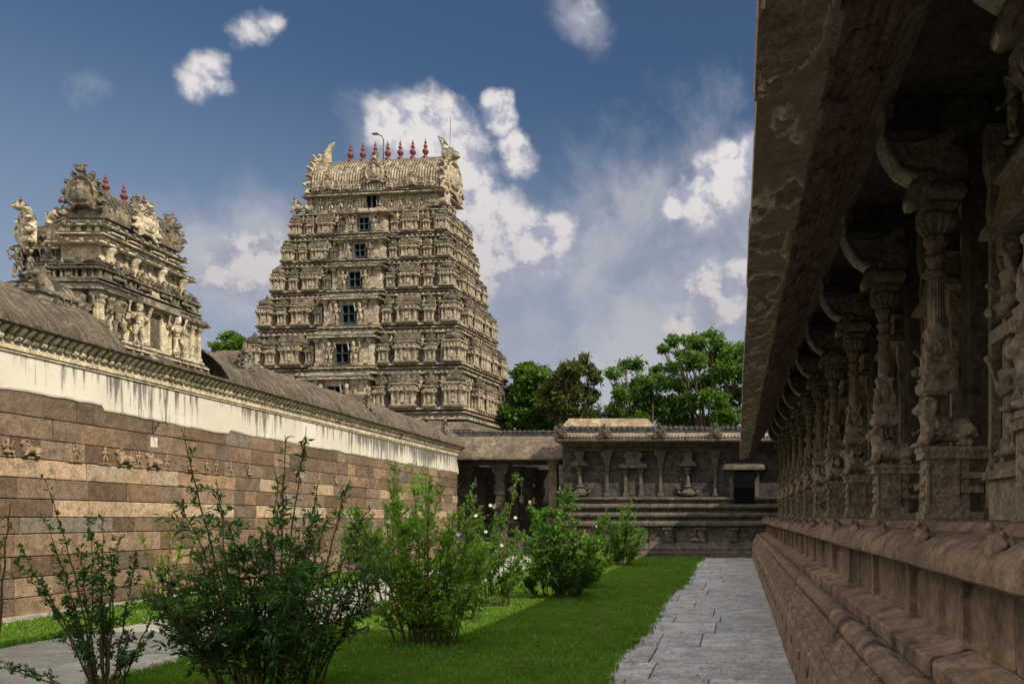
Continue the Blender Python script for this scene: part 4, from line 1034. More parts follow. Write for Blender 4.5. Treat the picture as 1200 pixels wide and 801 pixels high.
def porch_col(x, y, s=.20):
    m = MB(); m.rects(x,y,[(s*1.3,s*1.3,.75),(s*1.3,s*1.3,1.35),(s*.9,s*.9,1.42),(s*.9,s*.9,1.7),(s*1.2,s*1.2,1.76),(s*1.2,s*1.2,2.2),(s*.85,s*.85,2.27),(s*.85,s*.85,2.6),(s*1.15,s*1.15,2.66),(s*1.15,s*1.15,3.05),(s*.8,s*.8,3.1),(s*1.1,s*1.1,3.3),(s*.9,s*.9,3.4),(s*1.5,s*1.1,3.6),(s*2.2,s*1.2,3.95)])
    return m.build('pillar', M['far'], PO)
for p, y in ((549,1.2),(565,2.6),(587,.35),(603,1.8),(619,2.6),(543,4.5),(575,4.8),(597,5.2),(632,4.6)):
    porch_col((p-864)/FPX*(33.2+y)+11.5, y)
m = MB(); x = (649-864)/FPX*33.4+11.5
m.rects(x,.2,[(.28,.28,.3),(.28,.28,1.9),(.17,.2,1.96),(.17,.2,3.9),(.26,.24,3.96),(.26,.24,4.1)]); m.build('end_pier', M['far_light'], PO)
place('pier_beast', YALI, M['far_light'], PO, (x-.05,-.25,1.0), .7, math.pi/2)
place('pier_figure', fig_mesh('stand',10), M['far'], PO, ((587-864)/FPX*33.2+11.5,.05,.9), 1.2)
m = MB(); m.tube([(-9.05,38,6.05),(-7.0,38,5.75)],.045,6); tag(m.build('white_pipe', M['pipe'], None), 'thin white pipe lying on the porch roof beside the hipped roof', 'pipe')
# ------------------------------------------------------------------ right hall (in shade)
RH = empty('pillared_hall', (0, 0, 0)); tag(RH, 'shaded carved pillared hall with deep stone eave along the right of the path', 'temple hall')
Y0, Y1 = -6.0, 31.0
def rc(name, mat, prof, lens, amp, seed, step=.06, jit=.008, y0=Y0, y1=Y1, fs=4.0):
    pr = [(-x, z) for x, z in prof]     # offset grows towards -X
    o = course(name, mat, RH, pr, y0, y1, lens, amp, seed, step, jit, 'y', -1, fs)
    return o
rc('base_course', M['hall'], [(.60,-.1),(.60,.30),(.602,.50),(.625,.515),(.64,.56),(.64,.60),(.9,.60)], (1.5,2.6), .0022, 1, .05, .004)
rc('lower_moulding', M['hall'], [(.64,.604),(.615,.606),(.615,.66),(.65,.664),(.65,.69),(.635,.694),(.635,.74),(.675,.744),(.675,.775),(.705,.78),(.71,.82),(.9,.82)], (1.4,2.4), .0018, 2, .035, .003)
rc('torus_moulding', M['hall'], [(.80,.824),(.765,.83),(.748,.85),(.745,.88),(.755,.91),(.785,.938),(.83,.948),(.87,.94),(.90,.915),(.95,.905),(1.1,.90)], (1.2,2.2), .003, 3, .035, fs=6)
rc('slab_course', M['hall'], [(1.05,.90),(.935,.905),(.925,.92),(.92,1.00),(.93,1.015),(1.02,1.035),(1.12,1.06),(1.3,1.06)], (1.6,2.6), .0035, 4, .04)
rc('dado', M['hall'], [(1.13,1.064),(1.13,1.10),(1.125,1.25),(1.13,1.43),(1.4,1.43)], (1.0,1.6), .005, 5)
rc('ledge_cornice', M['hall'], [(1.3,1.40),(1.06,1.425),(.985,1.415),(.965,1.43),(.965,1.455),(.975,1.50),(1.00,1.545),(1.05,1.58),(1.12,1.60),(1.3,1.605),(1.35,1.66),(1.5,1.665),(2.2,1.665)], (1.3,2.0), .007, 6, .045)
# rope of small teeth, drain knobs and little tufts
m = MB(); y = 1.0; rnd = random.Random(3)
while y < 30.8:
    m.ball((.735,y,.825+rnd.uniform(-.004,.004)),(.026,.021,.022),6,4); y += .062
m.build('rope_moulding', M['hall'], RH)
kn = MB(); kn.ball((0,0,0),(.035,.03,.04),7,5); kn.ball((-.005,.03,-.05),(.02,.02,.03),6,4); kn = kn.mesh('weep_knob'); kn.materials.append(M['rib'])
y = 2.0; rnd = random.Random(8)
while y < 30: link_mesh('weep_knob', kn, None, RH, loc=(.60,y,.40+rnd.uniform(-.02,.02))); y += rnd.uniform(.8,1.0)
kn = MB(); kn.rects(0,0,[(.028,.06,0),(.028,.055,.02),(.022,.05,.04),(.022,.05,.30),(.028,.06,.33),(.028,.06,.36)]); kn = kn.mesh('dado_pilaster'); kn.materials.append(M['hall'])
y = 2.6; rnd = random.Random(12)
while y < 30.5:
    link_mesh('dado_pilaster', kn, None, RH, loc=(1.11,y,1.06)); y += rnd.choice((1.05,1.15,1.3))
m = MB(); m.box(.70,2.3,Y0,30.9,-.1,.58); m.box(.78,2.3,Y0,30.9,.5,.80); m.box(1.0,2.3,Y0,30.9,.7,1.03); m.box(1.16,2.3,Y0,30.9,1.0,1.60); m.build('plinth_core', M['hall'], RH)
# little horseshoe bosses on the ledge
bos = gable_mesh(.5,.5,9,.045)
for i in range(22):
    y = 3.05 + i*1.22; place('ledge_boss', bos, M['hall'], RH, (1.045,y,1.56), .17, -math.pi/2)
mm = MB(); mm.tube([(0,-.5,0),(0,-.2,.05),(0,.2,.045),(0,.5,0)],[.05,.085,.08,.05],8)
# wall behind the pillars with shallow mouldings
wp = [(2.25,1.60),(2.02,1.60),(2.02,1.78),(2.06,1.80),(2.06,1.95),(2.00,1.98),(2.00,2.06),(2.07,2.10),(2.10,2.14),(2.10,3.0),(2.08,3.02),(2.06,3.06),(2.10,3.10),(2.10,4.0),(2.06,4.04),(2.04,4.12),(2.10,4.2),(2.10,5.2)]
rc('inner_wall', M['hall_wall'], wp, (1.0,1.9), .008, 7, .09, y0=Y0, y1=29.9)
# one pillar: carved base block > beast, shaft, capital, bracket
def relief_scroll(m, x, y, z0, z1, w):
    n = 3
    for k in range(n):
        zc_ = z0 + (z1-z0)*(k+.5)/n; s = 1 if k % 2 else -1; r = (z1-z0)/n*.42
        m.tube([(x+s*w*.1+s*r*(1-t/7)*math.cos(t*1.1), y, zc_+r*(1-t/7)*math.sin(t*1.1)) for t in np.linspace(0,6,12)], .012, 5)
def base_block():
    m = MB(); w = .135
    m.box(-w,.42,-w,w,0,.06); m.box(-w+.02,.40,-w+.02,w-.02,.06,.13)
    m.box(-w+.035,.38,-w+.035,w-.035,.13,.50); m.box(-w,.42,-w,w,.50,.56); m.box(-w-.01,.43,-w-.01,w+.01,.56,.60)
    for s in (-1,1):
        relief_scroll(m, .03, s*(w-.035), .14, .49, .12)
        m.box(-.105,-.08,s*(w-.025)-.012,s*(w-.025)+.012,.13,.50); m.box(.14,.165,s*(w-.025)-.012,s*(w-.025)+.012,.13,.50)
        for z in (.22,.34): m.box(.18,.36,s*(w-.02)-.02,s*(w-.02)+.02,z,z+.05)
    for z in (.2,.3,.4): m.ball((-w+.03,0,z),(.03,.07,.035),7,5)
    return m
def shaft():
    m = MB(); z = 1.03
    m.rects(0,0,[(.09,.09,z),(.13,.13,z+.03),(.142,.142,z+.06),(.142,.142,z+.10),(.12,.12,z+.125),(.13,.13,z+.15),(.09,.09,z+.18),(.11,.11,z+.21),(.11,.11,z+.25),(.085,.085,z+.28)])
    m.rects(0,0,[(.078,.078,z+.28),(.078,.078,z+.50),(.092,.092,z+.52),(.092,.092,z+.55)])
    m.ball((0,-.09,z+.38),(.05,.02,.07),6,5); m.ball((-.09,0,z+.38),(.02,.05,.07),6,5)
    for s1 in (-1,1):
        for s2 in (-1,1): m.rects(s1*.085,s2*.085,[(.022,.022,z+.26),(.022,.022,z+.34),(.008,.008,z+.40)])
    zz = z+.55
    m.lathe(0,0,[(.080,zz),(.072,zz+.03),(.064,2.02),(.095,2.03),(.095,2.06),(.072,2.08),(.070,2.14),(.092,2.17),(.092,2.19),(.068,2.21),(.082,2.29),(.065,2.36)],8)
    for i in range(8):
        a = 2*math.pi*(i)/8; m.tube([(.064*math.cos(a),.064*math.sin(a),zz+.06),(.060*math.cos(a),.060*math.sin(a),2.0)],.009,4)
    return m
def capital():
    m = MB()
    m.lathe(0,0,[(.07,2.26),(.105,2.30),(.11,2.34),(.08,2.38),(.10,2.41),(.155,2.46),(.165,2.51),(.14,2.545)],8)
    m.rects(0,0,[(.12,.12,2.545),(.14,.14,2.56),(.14,.14,2.60)])
    for i in range(12):
        a = 2*math.pi*i/12; m.tube([(.095*math.cos(a),.095*math.sin(a),2.37),(.145*math.cos(a),.145*math.sin(a),2.45),(.16*math.cos(a),.16*math.sin(a),2.51)],[.012,.026,.014],5)
    return m
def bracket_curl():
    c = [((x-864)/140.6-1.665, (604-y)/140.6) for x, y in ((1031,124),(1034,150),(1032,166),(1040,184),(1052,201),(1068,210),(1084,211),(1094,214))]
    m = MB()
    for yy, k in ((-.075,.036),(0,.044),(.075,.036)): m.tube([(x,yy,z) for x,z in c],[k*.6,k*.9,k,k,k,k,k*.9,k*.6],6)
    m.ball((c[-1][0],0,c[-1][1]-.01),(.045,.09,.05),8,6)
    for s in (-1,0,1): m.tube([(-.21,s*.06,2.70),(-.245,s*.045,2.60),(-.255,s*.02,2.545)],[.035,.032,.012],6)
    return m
def bracket():
    # drawn in the x/z plane from the shaft centre (x=0 is the shaft axis), z above floor of ledge
    P = [(1030,122),(1036,150),(1033,164),(1041,182),(1053,198),(1066,206),(1069,215),(1066,228),(1062,240),(1068,246),(1080,240),(1098,248),(1112,240),(1128,226),(1136,205),(1132,184),(1120,172),(1102,168),(1088,152),(1060,140),(1050,122)]
    poly = [((x-864)/140.6-1.665, (604-y)/140.6) for x, y in P]
    m = MB(); m.prism(poly, 'y', -.075, .075)
    c = [((x-864)/140.6-1.665, (604-y)/140.6) for x, y in ((1032,126),(1036,150),(1035,166),(1043,184),(1055,200),(1072,208),(1092,206),(1098,212))]
    for yy, k in ((-.085,.030),(-.04,.036),(0,.04),(.04,.036),(.085,.030)):
        m.tube([(x,yy,z) for x,z in c],[k*.6,k*.9,k,k,k,k,k,k*.6],6)
    for j in range(1,4):
        for s in (-1,1):
            m.tube([(x+.045*j,s*.078,z-.005*j) for x,z in c[1:]],.012,5)
    # lotus bud hanging under the curl
    for s in (-1,0,1):
        m.tube([(-.10,s*.07,2.78),(-.20,s*.085,2.70),(-.235,s*.06,2.60),(-.245,s*.03,2.56)],[.06,.06,.045,.015],7)
        m.tube([(.02,s*.08,2.76),(-.05,s*.09,2.66),(-.10,s*.07,2.58)],[.06,.055,.015],7)
    m.ball((.12,0,2.95),(.22,.10,.17),10,8); m.rects(.06,0,[(.14,.14,2.60),(.17,.17,2.66),(.15,.15,2.74)])
    # scroll figure rising to the beam
    m.tube([(-.30,0,3.28),(-.12,0,3.10),(.05,0,3.12),(.2,0,3.25)],[.08,.09,.09,.08],7)
    return m
mk = {'base': base_block(), 'shaft': shaft(), 'cap': capital()}
meP = {}
for k, mb_ in mk.items():
    me = mb_.mesh(k); bm = bmesh.new(); bm.from_mesh(me); bmesh.ops.recalc_face_normals(bm, faces=bm.faces)
    bm.to_mesh(me); bm.free(); me.materials.append(M['hall_carved']); meP[k] = me
br = remeshed(bracket(), 'bracket', .016, 1, .004, 4); br.materials.append(M['hall_carved']); br.polygons.foreach_set('use_smooth',[True]*len(br.polygons)); meP['bracket'] = br
def rider_yali():
    m = animal_mb()
    m.join(figure_mb('sit', 5), Matrix.Translation((.05,0,.42)) @ Matrix.Rotation(-math.pi/2,4,'Z') @ Matrix.Scale(.55,4))
    return m
yr = remeshed(rider_yali(), 'rider_beast', .018, 1, .005, 3)
yl = YALI
bc = remeshed(bracket_curl(), 'bracket_curl', .016, 1, .004, 4); bc.materials.append(M['rim_lit']); bc.polygons.foreach_set('use_smooth',[True]*len(bc.polygons))
PX = 1.665
for k in range(12):
    y = 4.18 + 2.26*k
    p = link_mesh('pillar', meP['base'], None, RH, False, loc=(PX, y, 1.67))
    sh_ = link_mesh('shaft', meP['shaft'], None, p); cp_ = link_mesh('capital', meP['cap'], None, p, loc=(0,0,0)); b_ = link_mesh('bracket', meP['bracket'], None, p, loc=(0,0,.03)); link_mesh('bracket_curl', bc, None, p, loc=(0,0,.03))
    place('beast', yr if k in (0,5,8) else yl, M['hall_carved'], p, (.10,-.02,.60), .50*(1.0 if k%2 else 1.05))
    w = MB(); w.rects(0.35,0,[(.10,.12,0),(.10,.12,3.4)]); w_ = link_mesh('wall_pier', w.mesh('wall_pier'), M['hall_wall'], p) if k == 0 else link_mesh('wall_pier', wpm, None, p)
    if k == 0: wpm = w_.data
    # niche on the wall of the next bay
    yn = y + 1.13
    if yn < 29.5:
        if k == 0:
            n = MB()
            for s in (-1,1):
                pil(n, 0, s*.42, .42, 2.1, .065); pil(n,.02,s*.78,.10,3.1,.075)
            n.box(-.10,.1,-.55,.55,.0,.30); n.box(-.14,.1,-.6,.6,.30,.36); n.box(-.08,.1,-.5,.5,.36,.42)
            n.rects(0,0,[(.10,.50,2.1),(.18,.58,2.13),(.16,.55,2.2),(.10,.45,2.26),(.08,.35,2.45),(.12,.4,2.5),(.06,.25,2.62)])
            n.box(-.16,.1,-.32,.32,1.28,1.38)
            nm = n.mesh('wall_niche'); nm.materials.append(M['hall_carved'])
        q = link_mesh('wall_niche', nm, None, RH, loc=(2.02, yn, 1.67))
        place('seated_deity', fig_mesh('sit', 60+k%2, .02), M['hall_carved'], q, (-.12,0,1.38), .75, -math.pi/2)
        place('standing_deity', fig_mesh('stand', 62+k%2, .02), M['hall_carved'], q, (-.12,0,.44), .80, -math.pi/2)
        place('standing_deity', fig_mesh('stand', 64+k%2, .02), M['hall_carved'], q, (-.10,0,2.62), .55, -math.pi/2)
# entablature above the pillars
m = MB(); m.rects(1.68,0,[(.38,.14,.10),(.38,.14,.32)]); m.rects(1.42,0,[(.10,.14,-.03),(.20,.20,.0),(.20,.20,.095)]); cb = m.mesh('cross_beam'); cb.materials.append(M['hall_wall'])
for k in range(12): link_mesh('cross_beam', cb, None, RH, loc=(0, 4.18+2.26*k, 4.82))
m = MB(); m.box(1.28,1.52,Y0,29.9,5.145,5.3); m.box(1.52,2.4,Y0,29.9,5.16,5.3); m.build('ceiling', M['hall_wall'], RH)
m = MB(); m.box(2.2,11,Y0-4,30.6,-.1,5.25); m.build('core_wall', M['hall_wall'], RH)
# the deep stone eave: stained under-strip, ribbed slope, thick top
ny = 2200; nx = 24; V = []; F = []
u = np.linspace(0,1,nx+1); yy = np.linspace(Y0, 30.0, ny+1)
U, Yg = np.meshgrid(u, yy)
X = .105 + .355*U; Zb = 3.90 + .075*U
cell = .98; ph = (Yg/cell) % 1.0
inner = np.minimum(np.minimum(U, 1-U)*cell*1.0, np.minimum(ph, 1-ph)*cell*.8)
nz = fbm(np.stack([X*4,Yg*2.4,0*X],-1), 3, 4)
ins = np.clip((inner + (nz-.5)*.8 - .16)/.03, 0, 1)
rim = np.exp(-((inner + (nz-.5)*.8 - .15)/.018)**2)
Zg = Zb + .035*ins - .022*rim + (fbm(np.stack([X*14,Yg*14,0*X],-1),5,3)-.5)*.014 + .02*(np.minimum(ph,1-ph) < .012)
Xg = X + (U == 0)*(fbm(np.stack([Yg*3,0*X,0*X],-1),6,2)-.5)*.012
V = np.stack([Xg,Yg,Zg],-1).reshape(-1,3)
K = nx+1
for i in range(ny):
    for k in range(nx): F.append((i*K+k, i*K+k+1, (i+1)*K+k+1, (i+1)*K+k))
me = bpy.data.meshes.new('eave_soffit'); me.from_pydata([tuple(a) for a in V], [], F)
fc = []
edge_ = np.abs(inner + (nz-.5)*.8 - .155)
salt = np.exp(-(edge_/.040)**2)*1.0 + np.exp(-((inner + (nz-.5)*1.2 - .32)/.025)**2)*.6; salt = np.clip(salt,0,1)
c0 = np.array([.33,.265,.185]); c1_ = np.array([.15,.12,.085]); cs_ = np.array([.92,.82,.64])
for i in range(ny):
    for k in range(nx):
        c = c0 + (c1_-c0)*ins[i,k]*.8; fc.append(c + (cs_-c)*salt[i,k])
set_col(me, fc); link_mesh('eave_soffit', me, M['soffit'], RH)
m = MB(); rnd = random.Random(7); y = Y0
top = [(.104,3.905),(.097,3.96),(.105,4.04),(.22,4.16),(.45,4.42),(.75,4.78),(1.05,5.06),(1.3,5.22),(1.3,5.14),(1.05,4.93),(.44,4.06),(.44,3.99)]
while y < 29.98:
    L = min(rnd.uniform(1.4,2.4), 30-y); j = rnd.uniform(-.014,.004)
    m.prism([(x+j,z+j) for x,z in top], 'y', y+.003, y+L-.003); y += L
m.build('eave_slab', M['eave'], RH)
m = MB(); rnd = random.Random(17)
for r in range(7):
    t0 = r/7; x = .46 + .60*t0; z = 4.03 + .86*t0; y = Y0
    while y < 29.9:
        L = rnd.uniform(.28,.5); q = rnd.uniform(-.012,.012)
        dx, dz = .60/7*.5, .86/7*.5
        m.tube([(x+q,y,z-q),(x+q,y+.03,z-.0-q),(x+q,y+L-.05,z-q),(x+q,y+L-.01,z-q)],[.035,.062,.056,.03],7); y += L
m.build('eave_ribs', M['rib'], RH)
# parapet and an unseen stepped mass added above the hall to shade the near garden
m = MB(); m.box(2.3,2.6,Y0-4,30,5.25,5.5); m.build('roof_parapet', M['hall'], RH)
m = MB(); z = 5.3; a, b = 2.6, 7.5
for i in range(8):
    kapota(m, 6.6, -3.8, a, b, z, .3, .3); m.rects(6.6,-3.8,[(a-.3,b-.3,z+.3),(a-.3,b-.3,z+1.25)]); z += 1.2; a -= .06; b -= .06
m.build('shade_blocker', M['shrine_grey'], RH)

# ------------------------------------------------------------------ vegetation
def leaves_mesh(pts, dirs, size, rs, wid=.42, tri=False, droop=.2):
    """a folded four point leaf at each point, all in one mesh"""
    n = len(pts); pts = np.asarray(pts); dirs = np.asarray(dirs); L = size*(.6+.8*rs.rand(n))[:,None]
    d = dirs + rs.normal(0,.45,(n,3)); d[:,2] -= droop; d /= np.linalg.norm(d,axis=1)[:,None]
    s = np.cross(d, rs.normal(0,1,(n,3))+np.array([0,0,1.2])); s /= (np.linalg.norm(s,axis=1)[:,None]+1e-9); up_ = np.cross(s,d)
    a = pts; b = pts + d*L*.45 + s*L*wid*.5 + up_*L*.10; c = pts + d*L; e = pts + d*L*.45 - s*L*wid*.5 + up_*L*.10
    V = np.stack([a,b,c,e],1).reshape(-1,3); me = bpy.data.meshes.new('leaves'); N4 = n*4
    me.vertices.add(N4); me.vertices.foreach_set('co', V.astype('f').ravel()); me.loops.add(N4); me.loops.foreach_set('vertex_index', np.arange(N4,dtype=np.int32))
    me.polygons.add(n); me.polygons.foreach_set('loop_start', np.arange(n,dtype=np.int32)*4); me.polygons.foreach_set('loop_total', np.full(n,4,np.int32)); me.update(); me.validate(); return me
def W3(px, py, Y): return np.array([(px-864)/FPX*Y, Y, EYE+(604-py)/FPX*Y])
def tree(label, base, Y, clumps, mat, leaf=.30, dens=60, seed=1, depth=1.0, group=None):
    rs = np.random.RandomState(seed); b = np.array([(base-864)/FPX*Y, Y, 0.0])
    T = empty('tree', tuple(b)); tag(T, label, 'tree', group or 'trees beyond the temple walls')
    tm = MB(); pts = []; drs = []
    cs = []
    for (px, py, r) in clumps:
        dy = rs.uniform(-1,1)*depth*2.0; c = W3(px,py,Y) + np.array([0,dy,0]) - b; cs.append((c, 1.10*r/FPX*Y))
    zc_ = min(c[2] for c,_ in cs); hub = np.array([0,0,max(2.0, zc_*.55)])
    tm.tube([(0,0,-.1),(0.08,0,hub[2]*.5),tuple(hub)],[.42,.33,.28],8)
    for c, r in cs:
        mid = (hub+c)/2 + rs.normal(0,.35,3); mid2 = mid*.4+c*.6+rs.normal(0,.2,3)
        tm.tube([tuple(hub*.9),tuple(mid),tuple(mid2),tuple(c)],[.15,.09,.05,.025],6)
        for q in range(7):
            e = c + rs.normal(0,1,3)*r*.6; tm.tube([tuple(mid2),tuple((mid2+e)/2+rs.normal(0,.12,3)),tuple(e)],[.035,.025,.01],5)
        n_sub = max(6, int(9*(r/1.0)))
        for q in range(n_sub*4):
            dv = rs.normal(0,1,3); dv /= np.linalg.norm(dv); sc = c + dv*r*rs.uniform(.35,1.0)*np.array([1,1,.8]); sr = r*rs.uniform(.18,.38)
            n = int(dens*1.25*(sr/.45)**2)+8
            g_ = rs.normal(0,1,(n,3)); g_ /= np.linalg.norm(g_,axis=1)[:,None]; g_ *= (rs.rand(n)**.45)[:,None]*np.array([1.25,1.25,.75])
            pts.append(sc+g_*sr); drs.append(g_ + np.array([0,0,.1]))
    tm.build('trunk', M['bark'], T)
    me = leaves_mesh(np.concatenate(pts), np.concatenate(drs), leaf, rs, .6); me.materials.append(mat); link_mesh('crown', me, None, T)
    return T
tree('round bright green tree directly right of the gateway tower', 622, 62, [(625,440,17),(612,455,15),(637,452,15),(620,472,20),(640,478,18),(605,487,13),(625,494,18),(648,495,14)], M['leaf_tree'], .32, 70, 1)
tree('rusty brown tinged tree with gaps in its crown, second from the gateway tower', 662, 58, [(683,424,9),(676,440,13),(694,436,9),(700,446,7),(662,446,15),(650,460,15),(668,462,16),(684,460,10),(655,478,17),(672,482,15),(694,462,7),(690,490,10),(697,472,5)], M['leaf_rust'], .26, 52, 2)
tree('open light green tree left of the tallest tree, above the hipped roof', 752, 60, [(732,428,9),(745,424,9),(722,440,8),(768,434,8),(740,450,13),(720,455,8),(758,455,14),(775,452,12),(735,468,12),(755,474,16),(728,482,10),(772,478,16),(790,470,12),(745,492,14),(785,492,14)], M['leaf_tree'], .26, 46, 3)
tree('tallest leafy tree, standing behind the end of the shaded eave', 832, 60, [(775,403,6),(790,398,8),(806,394,9),(832,392,11),(845,402,11),(820,408,12),(838,418,16),(815,428,13),(855,420,11),(800,415,8),(868,422,8),(850,440,16),(825,448,16),(800,446,11),(870,446,10),(860,465,15),(835,472,16),(810,470,14),(850,492,15),(820,494,15),(872,486,12),(786,425,10),(790,446,12),(868,404,9),(884,440,14),(888,470,14),(796,488,14),(880,410,10)], M['leaf_tree'], .27, 50, 4)
tree('low dark hedge like tree between the rusty tree and the open tree', 712, 70, [(700,486,9),(712,482,9),(724,486,8),(690,490,8),(736,486,8),(705,496,9),(725,497,9)], M['leaf_tree_dark'], .3, 60, 5)
tree('tree glimpsed over the block wall between the shrine tower and gateway tower', 282, 80, [(266,402,9),(278,398,9),(290,401,9),(300,410,10),(272,415,11),(258,412,8),(286,420,12)], M['leaf_tree'], .34, 60, 6)
tree('tree mostly concealed behind the gateway tower base', 560, 90, [(580,470,14),(592,480,13),(600,465,7),(560,480,14)], M['leaf_tree_dark'], .4, 60, 7)

def shrub(label, base, byp, tips, mat, leaf, per, sub, seed, start=.25, wid=.45, spread=.35, flowers=(), fl='w', leaf2=None, stemr=.012, droop=.1, sublen=.35, group=None, depth=.35, name='shrub', base_w=.42):
    Y = FPX*EYE/(byp-604.0); rs = np.random.RandomState(seed); b = np.array([(base-864)/FPX*Y, Y, 0.0])
    T = empty(name, tuple(b)); tag(T, label, 'shrub', group or 'shrubs planted along the lawn')
    sm_ = MB(); P = []; Dr = []
    for tip in tips:
        px, py = tip[:2]; k_len = tip[2] if len(tip) > 2 else 1.0; bare = tip[3] if len(tip) > 3 else start
        dy = rs.uniform(-1,1)*depth; t = W3(px, py, Y) + np.array([0,dy,0]) - b
        r0 = np.array([t[0]*base_w+rs.normal(0,.03), dy*.1+rs.normal(0,.03), -.02])
        c1 = r0 + (t-r0)*np.array([.30,.30,.45]) + rs.normal(0,.04,3); c2 = r0 + (t-r0)*np.array([.70,.70,.78]) + rs.normal(0,.03,3)
        ts = np.linspace(0,1,15)[:,None]; cv = (1-ts)**3*r0 + 3*(1-ts)**2*ts*c1 + 3*(1-ts)*ts**2*c2 + ts**3*t
        cv[1:-1] += rs.normal(0,.006,(13,3)); sm_.tube([tuple(p) for p in cv], list(np.linspace(stemr,stemr*.25,15)), 5)
        for q in range(int(sub*k_len)+2):
            u_ = rs.uniform(bare,1.0); i = min(int(u_*14),13); p = cv[i] + (cv[i+1]-cv[i])*(u_*14-i)
            d = cv[i+1]-cv[i]; d /= np.linalg.norm(d)+1e-9; a = rs.normal(0,1,3); a[2] = abs(a[2])*.5; a /= np.linalg.norm(a)
            dd = d*(1-spread)+a*spread*1.6; dd /= np.linalg.norm(dd); ln = sublen*(.4+.8*rs.rand())*(1.15-u_*.75)*min(1.15,k_len)**.9
            e = p + dd*ln; mid = (p+e)/2 + rs.normal(0,.02,3) - np.array([0,0,.0])
            sm_.tube([tuple(p),tuple(mid),tuple(e)],[stemr*.4,stemr*.3,stemr*.15],4)
            n = max(3,int(per*ln/sublen)); w = rs.rand(n)**.8
            pp = np.where((w<.5)[:,None], p+(mid-p)*(w*2)[:,None], mid+(e-mid)*((w-.5)*2)[:,None]); P.append(pp+rs.normal(0,.012,(n,3)))
            q_ = rs.normal(0,1,(n,3)); q_ /= np.linalg.norm(q_,axis=1)[:,None]; Dr.append(dd*.5+q_*.8)
        n = int(per*1.2); w = np.linspace(bare,1,n); idx = np.minimum((w*14).astype(int),13); P.append(cv[idx]+rs.normal(0,.01,(n,3))); q_ = rs.normal(0,1,(n,3)); q_/=np.linalg.norm(q_,axis=1)[:,None]; Dr.append(q_+np.array([0,0,.3]))
    sm_.build('stems', M['twig'], T)
    me = leaves_mesh(np.concatenate(P), np.concatenate(Dr), leaf, rs, wid, droop=droop); me.materials.append(mat); link_mesh('foliage', me, None, T)
    for (px, py) in flowers:
        c = W3(px, py, Y) + np.array([rs.uniform(-.03,.03), -rs.uniform(.12,.35), 0]) - b; f = MB(); ax = Vector((rs.uniform(-.6,.6),-1,rs.uniform(0,.6))); q = ax.to_track_quat('Z','Y')
        for k in range(5):
            a = k*1.2566; r = .038
            v = [q@Vector((0,0,0)), q@Vector((r*.6*math.cos(a-.5),r*.6*math.sin(a-.5),.008)), q@Vector((r*math.cos(a),r*math.sin(a),.016)), q@Vector((r*.6*math.cos(a+.5),r*.6*math.sin(a+.5),.008))]
            f.add([tuple(Vector(tuple(c))+x) for x in v],[(0,1,2,3)])
        f.build('flower', M['petal_w'] if fl == 'w' or rs.rand() < .5 else M['petal_p'], T, fixn=False)
    return T
# sparse barberry like shrub, lower left
shrub('sparse dark shrub with arching twigs, nearest the lower left corner', 122, 815, [(68,598,.7,.35),(85,612,.8,.3),(60,560,.35,.6),(30,655,.6,.45),(22,640,.5,.5),(45,745,.6,.4),(118,640,.9,.3),(138,628,.8,.35),(150,655,.8,.3),(20,768,.5,.4),(55,690,.9,.3),(90,680,1.1,.2),(105,700,1.2,.15),(168,690,.4,.5),(142,670,.4,.5),(150,745,.9,.2),(190,745,.5,.4),(110,610,.5,.5),(155,640,.5,.6),(40,775,.4,.5),(170,745,.6,.3),(70,760,.8,.3),(95,640,.9,.3)], M['leaf_dark'], .040, 24, 16, 11, .3, .6, .30, stemr=.010, sublen=.17, depth=.3, base_w=.12)
# big dark shrub
tips = [(255,508,.35,.45),(240,560,.5,.45),(345,512,.35,.5),(350,498,.2,.8),(330,560,.5,.4),(300,560,.45,.5),(360,585,.6,.4),(270,590,1,.3),(285,610,1.3,.2),(310,600,1.3,.2),(335,615,1.4,.2),(350,610,1.3,.2),(375,600,.9,.3),(395,630,1.3,.2),(410,650,1.4,.2),(425,665,1.2,.25),(240,650,1.2,.3),(220,668,1.3,.3),(235,690,1.4,.25),(215,700,1.2,.3),(200,720,.9,.35),(260,680,1.5,.2),(290,660,1.6,.2),(320,670,1.6,.2),(350,680,1.6,.2),(380,690,1.5,.2),(405,700,1.2,.25),(420,640,.8,.4),(445,600,.3,.6),(440,640,.5,.5),(186,735,.7,.4),(270,720,1.2,.2),(310,730,1.2,.15),(350,730,1.2,.15),(385,735,1.0,.2),(410,560,.2,.7),(300,640,1.4,.3),(365,650,1.5,.25),(245,720,1.2,.2)]
shrub('large dense dark green shrub with tall thorny shoots', 310, 812, tips, M['leaf_dark'], .070, 26, 18, 12, .18, .32, .70, flowers=((262,672),(430,660),(345,620),(318,742),(300,700)), fl='p', stemr=.013, sublen=.40, depth=.7)
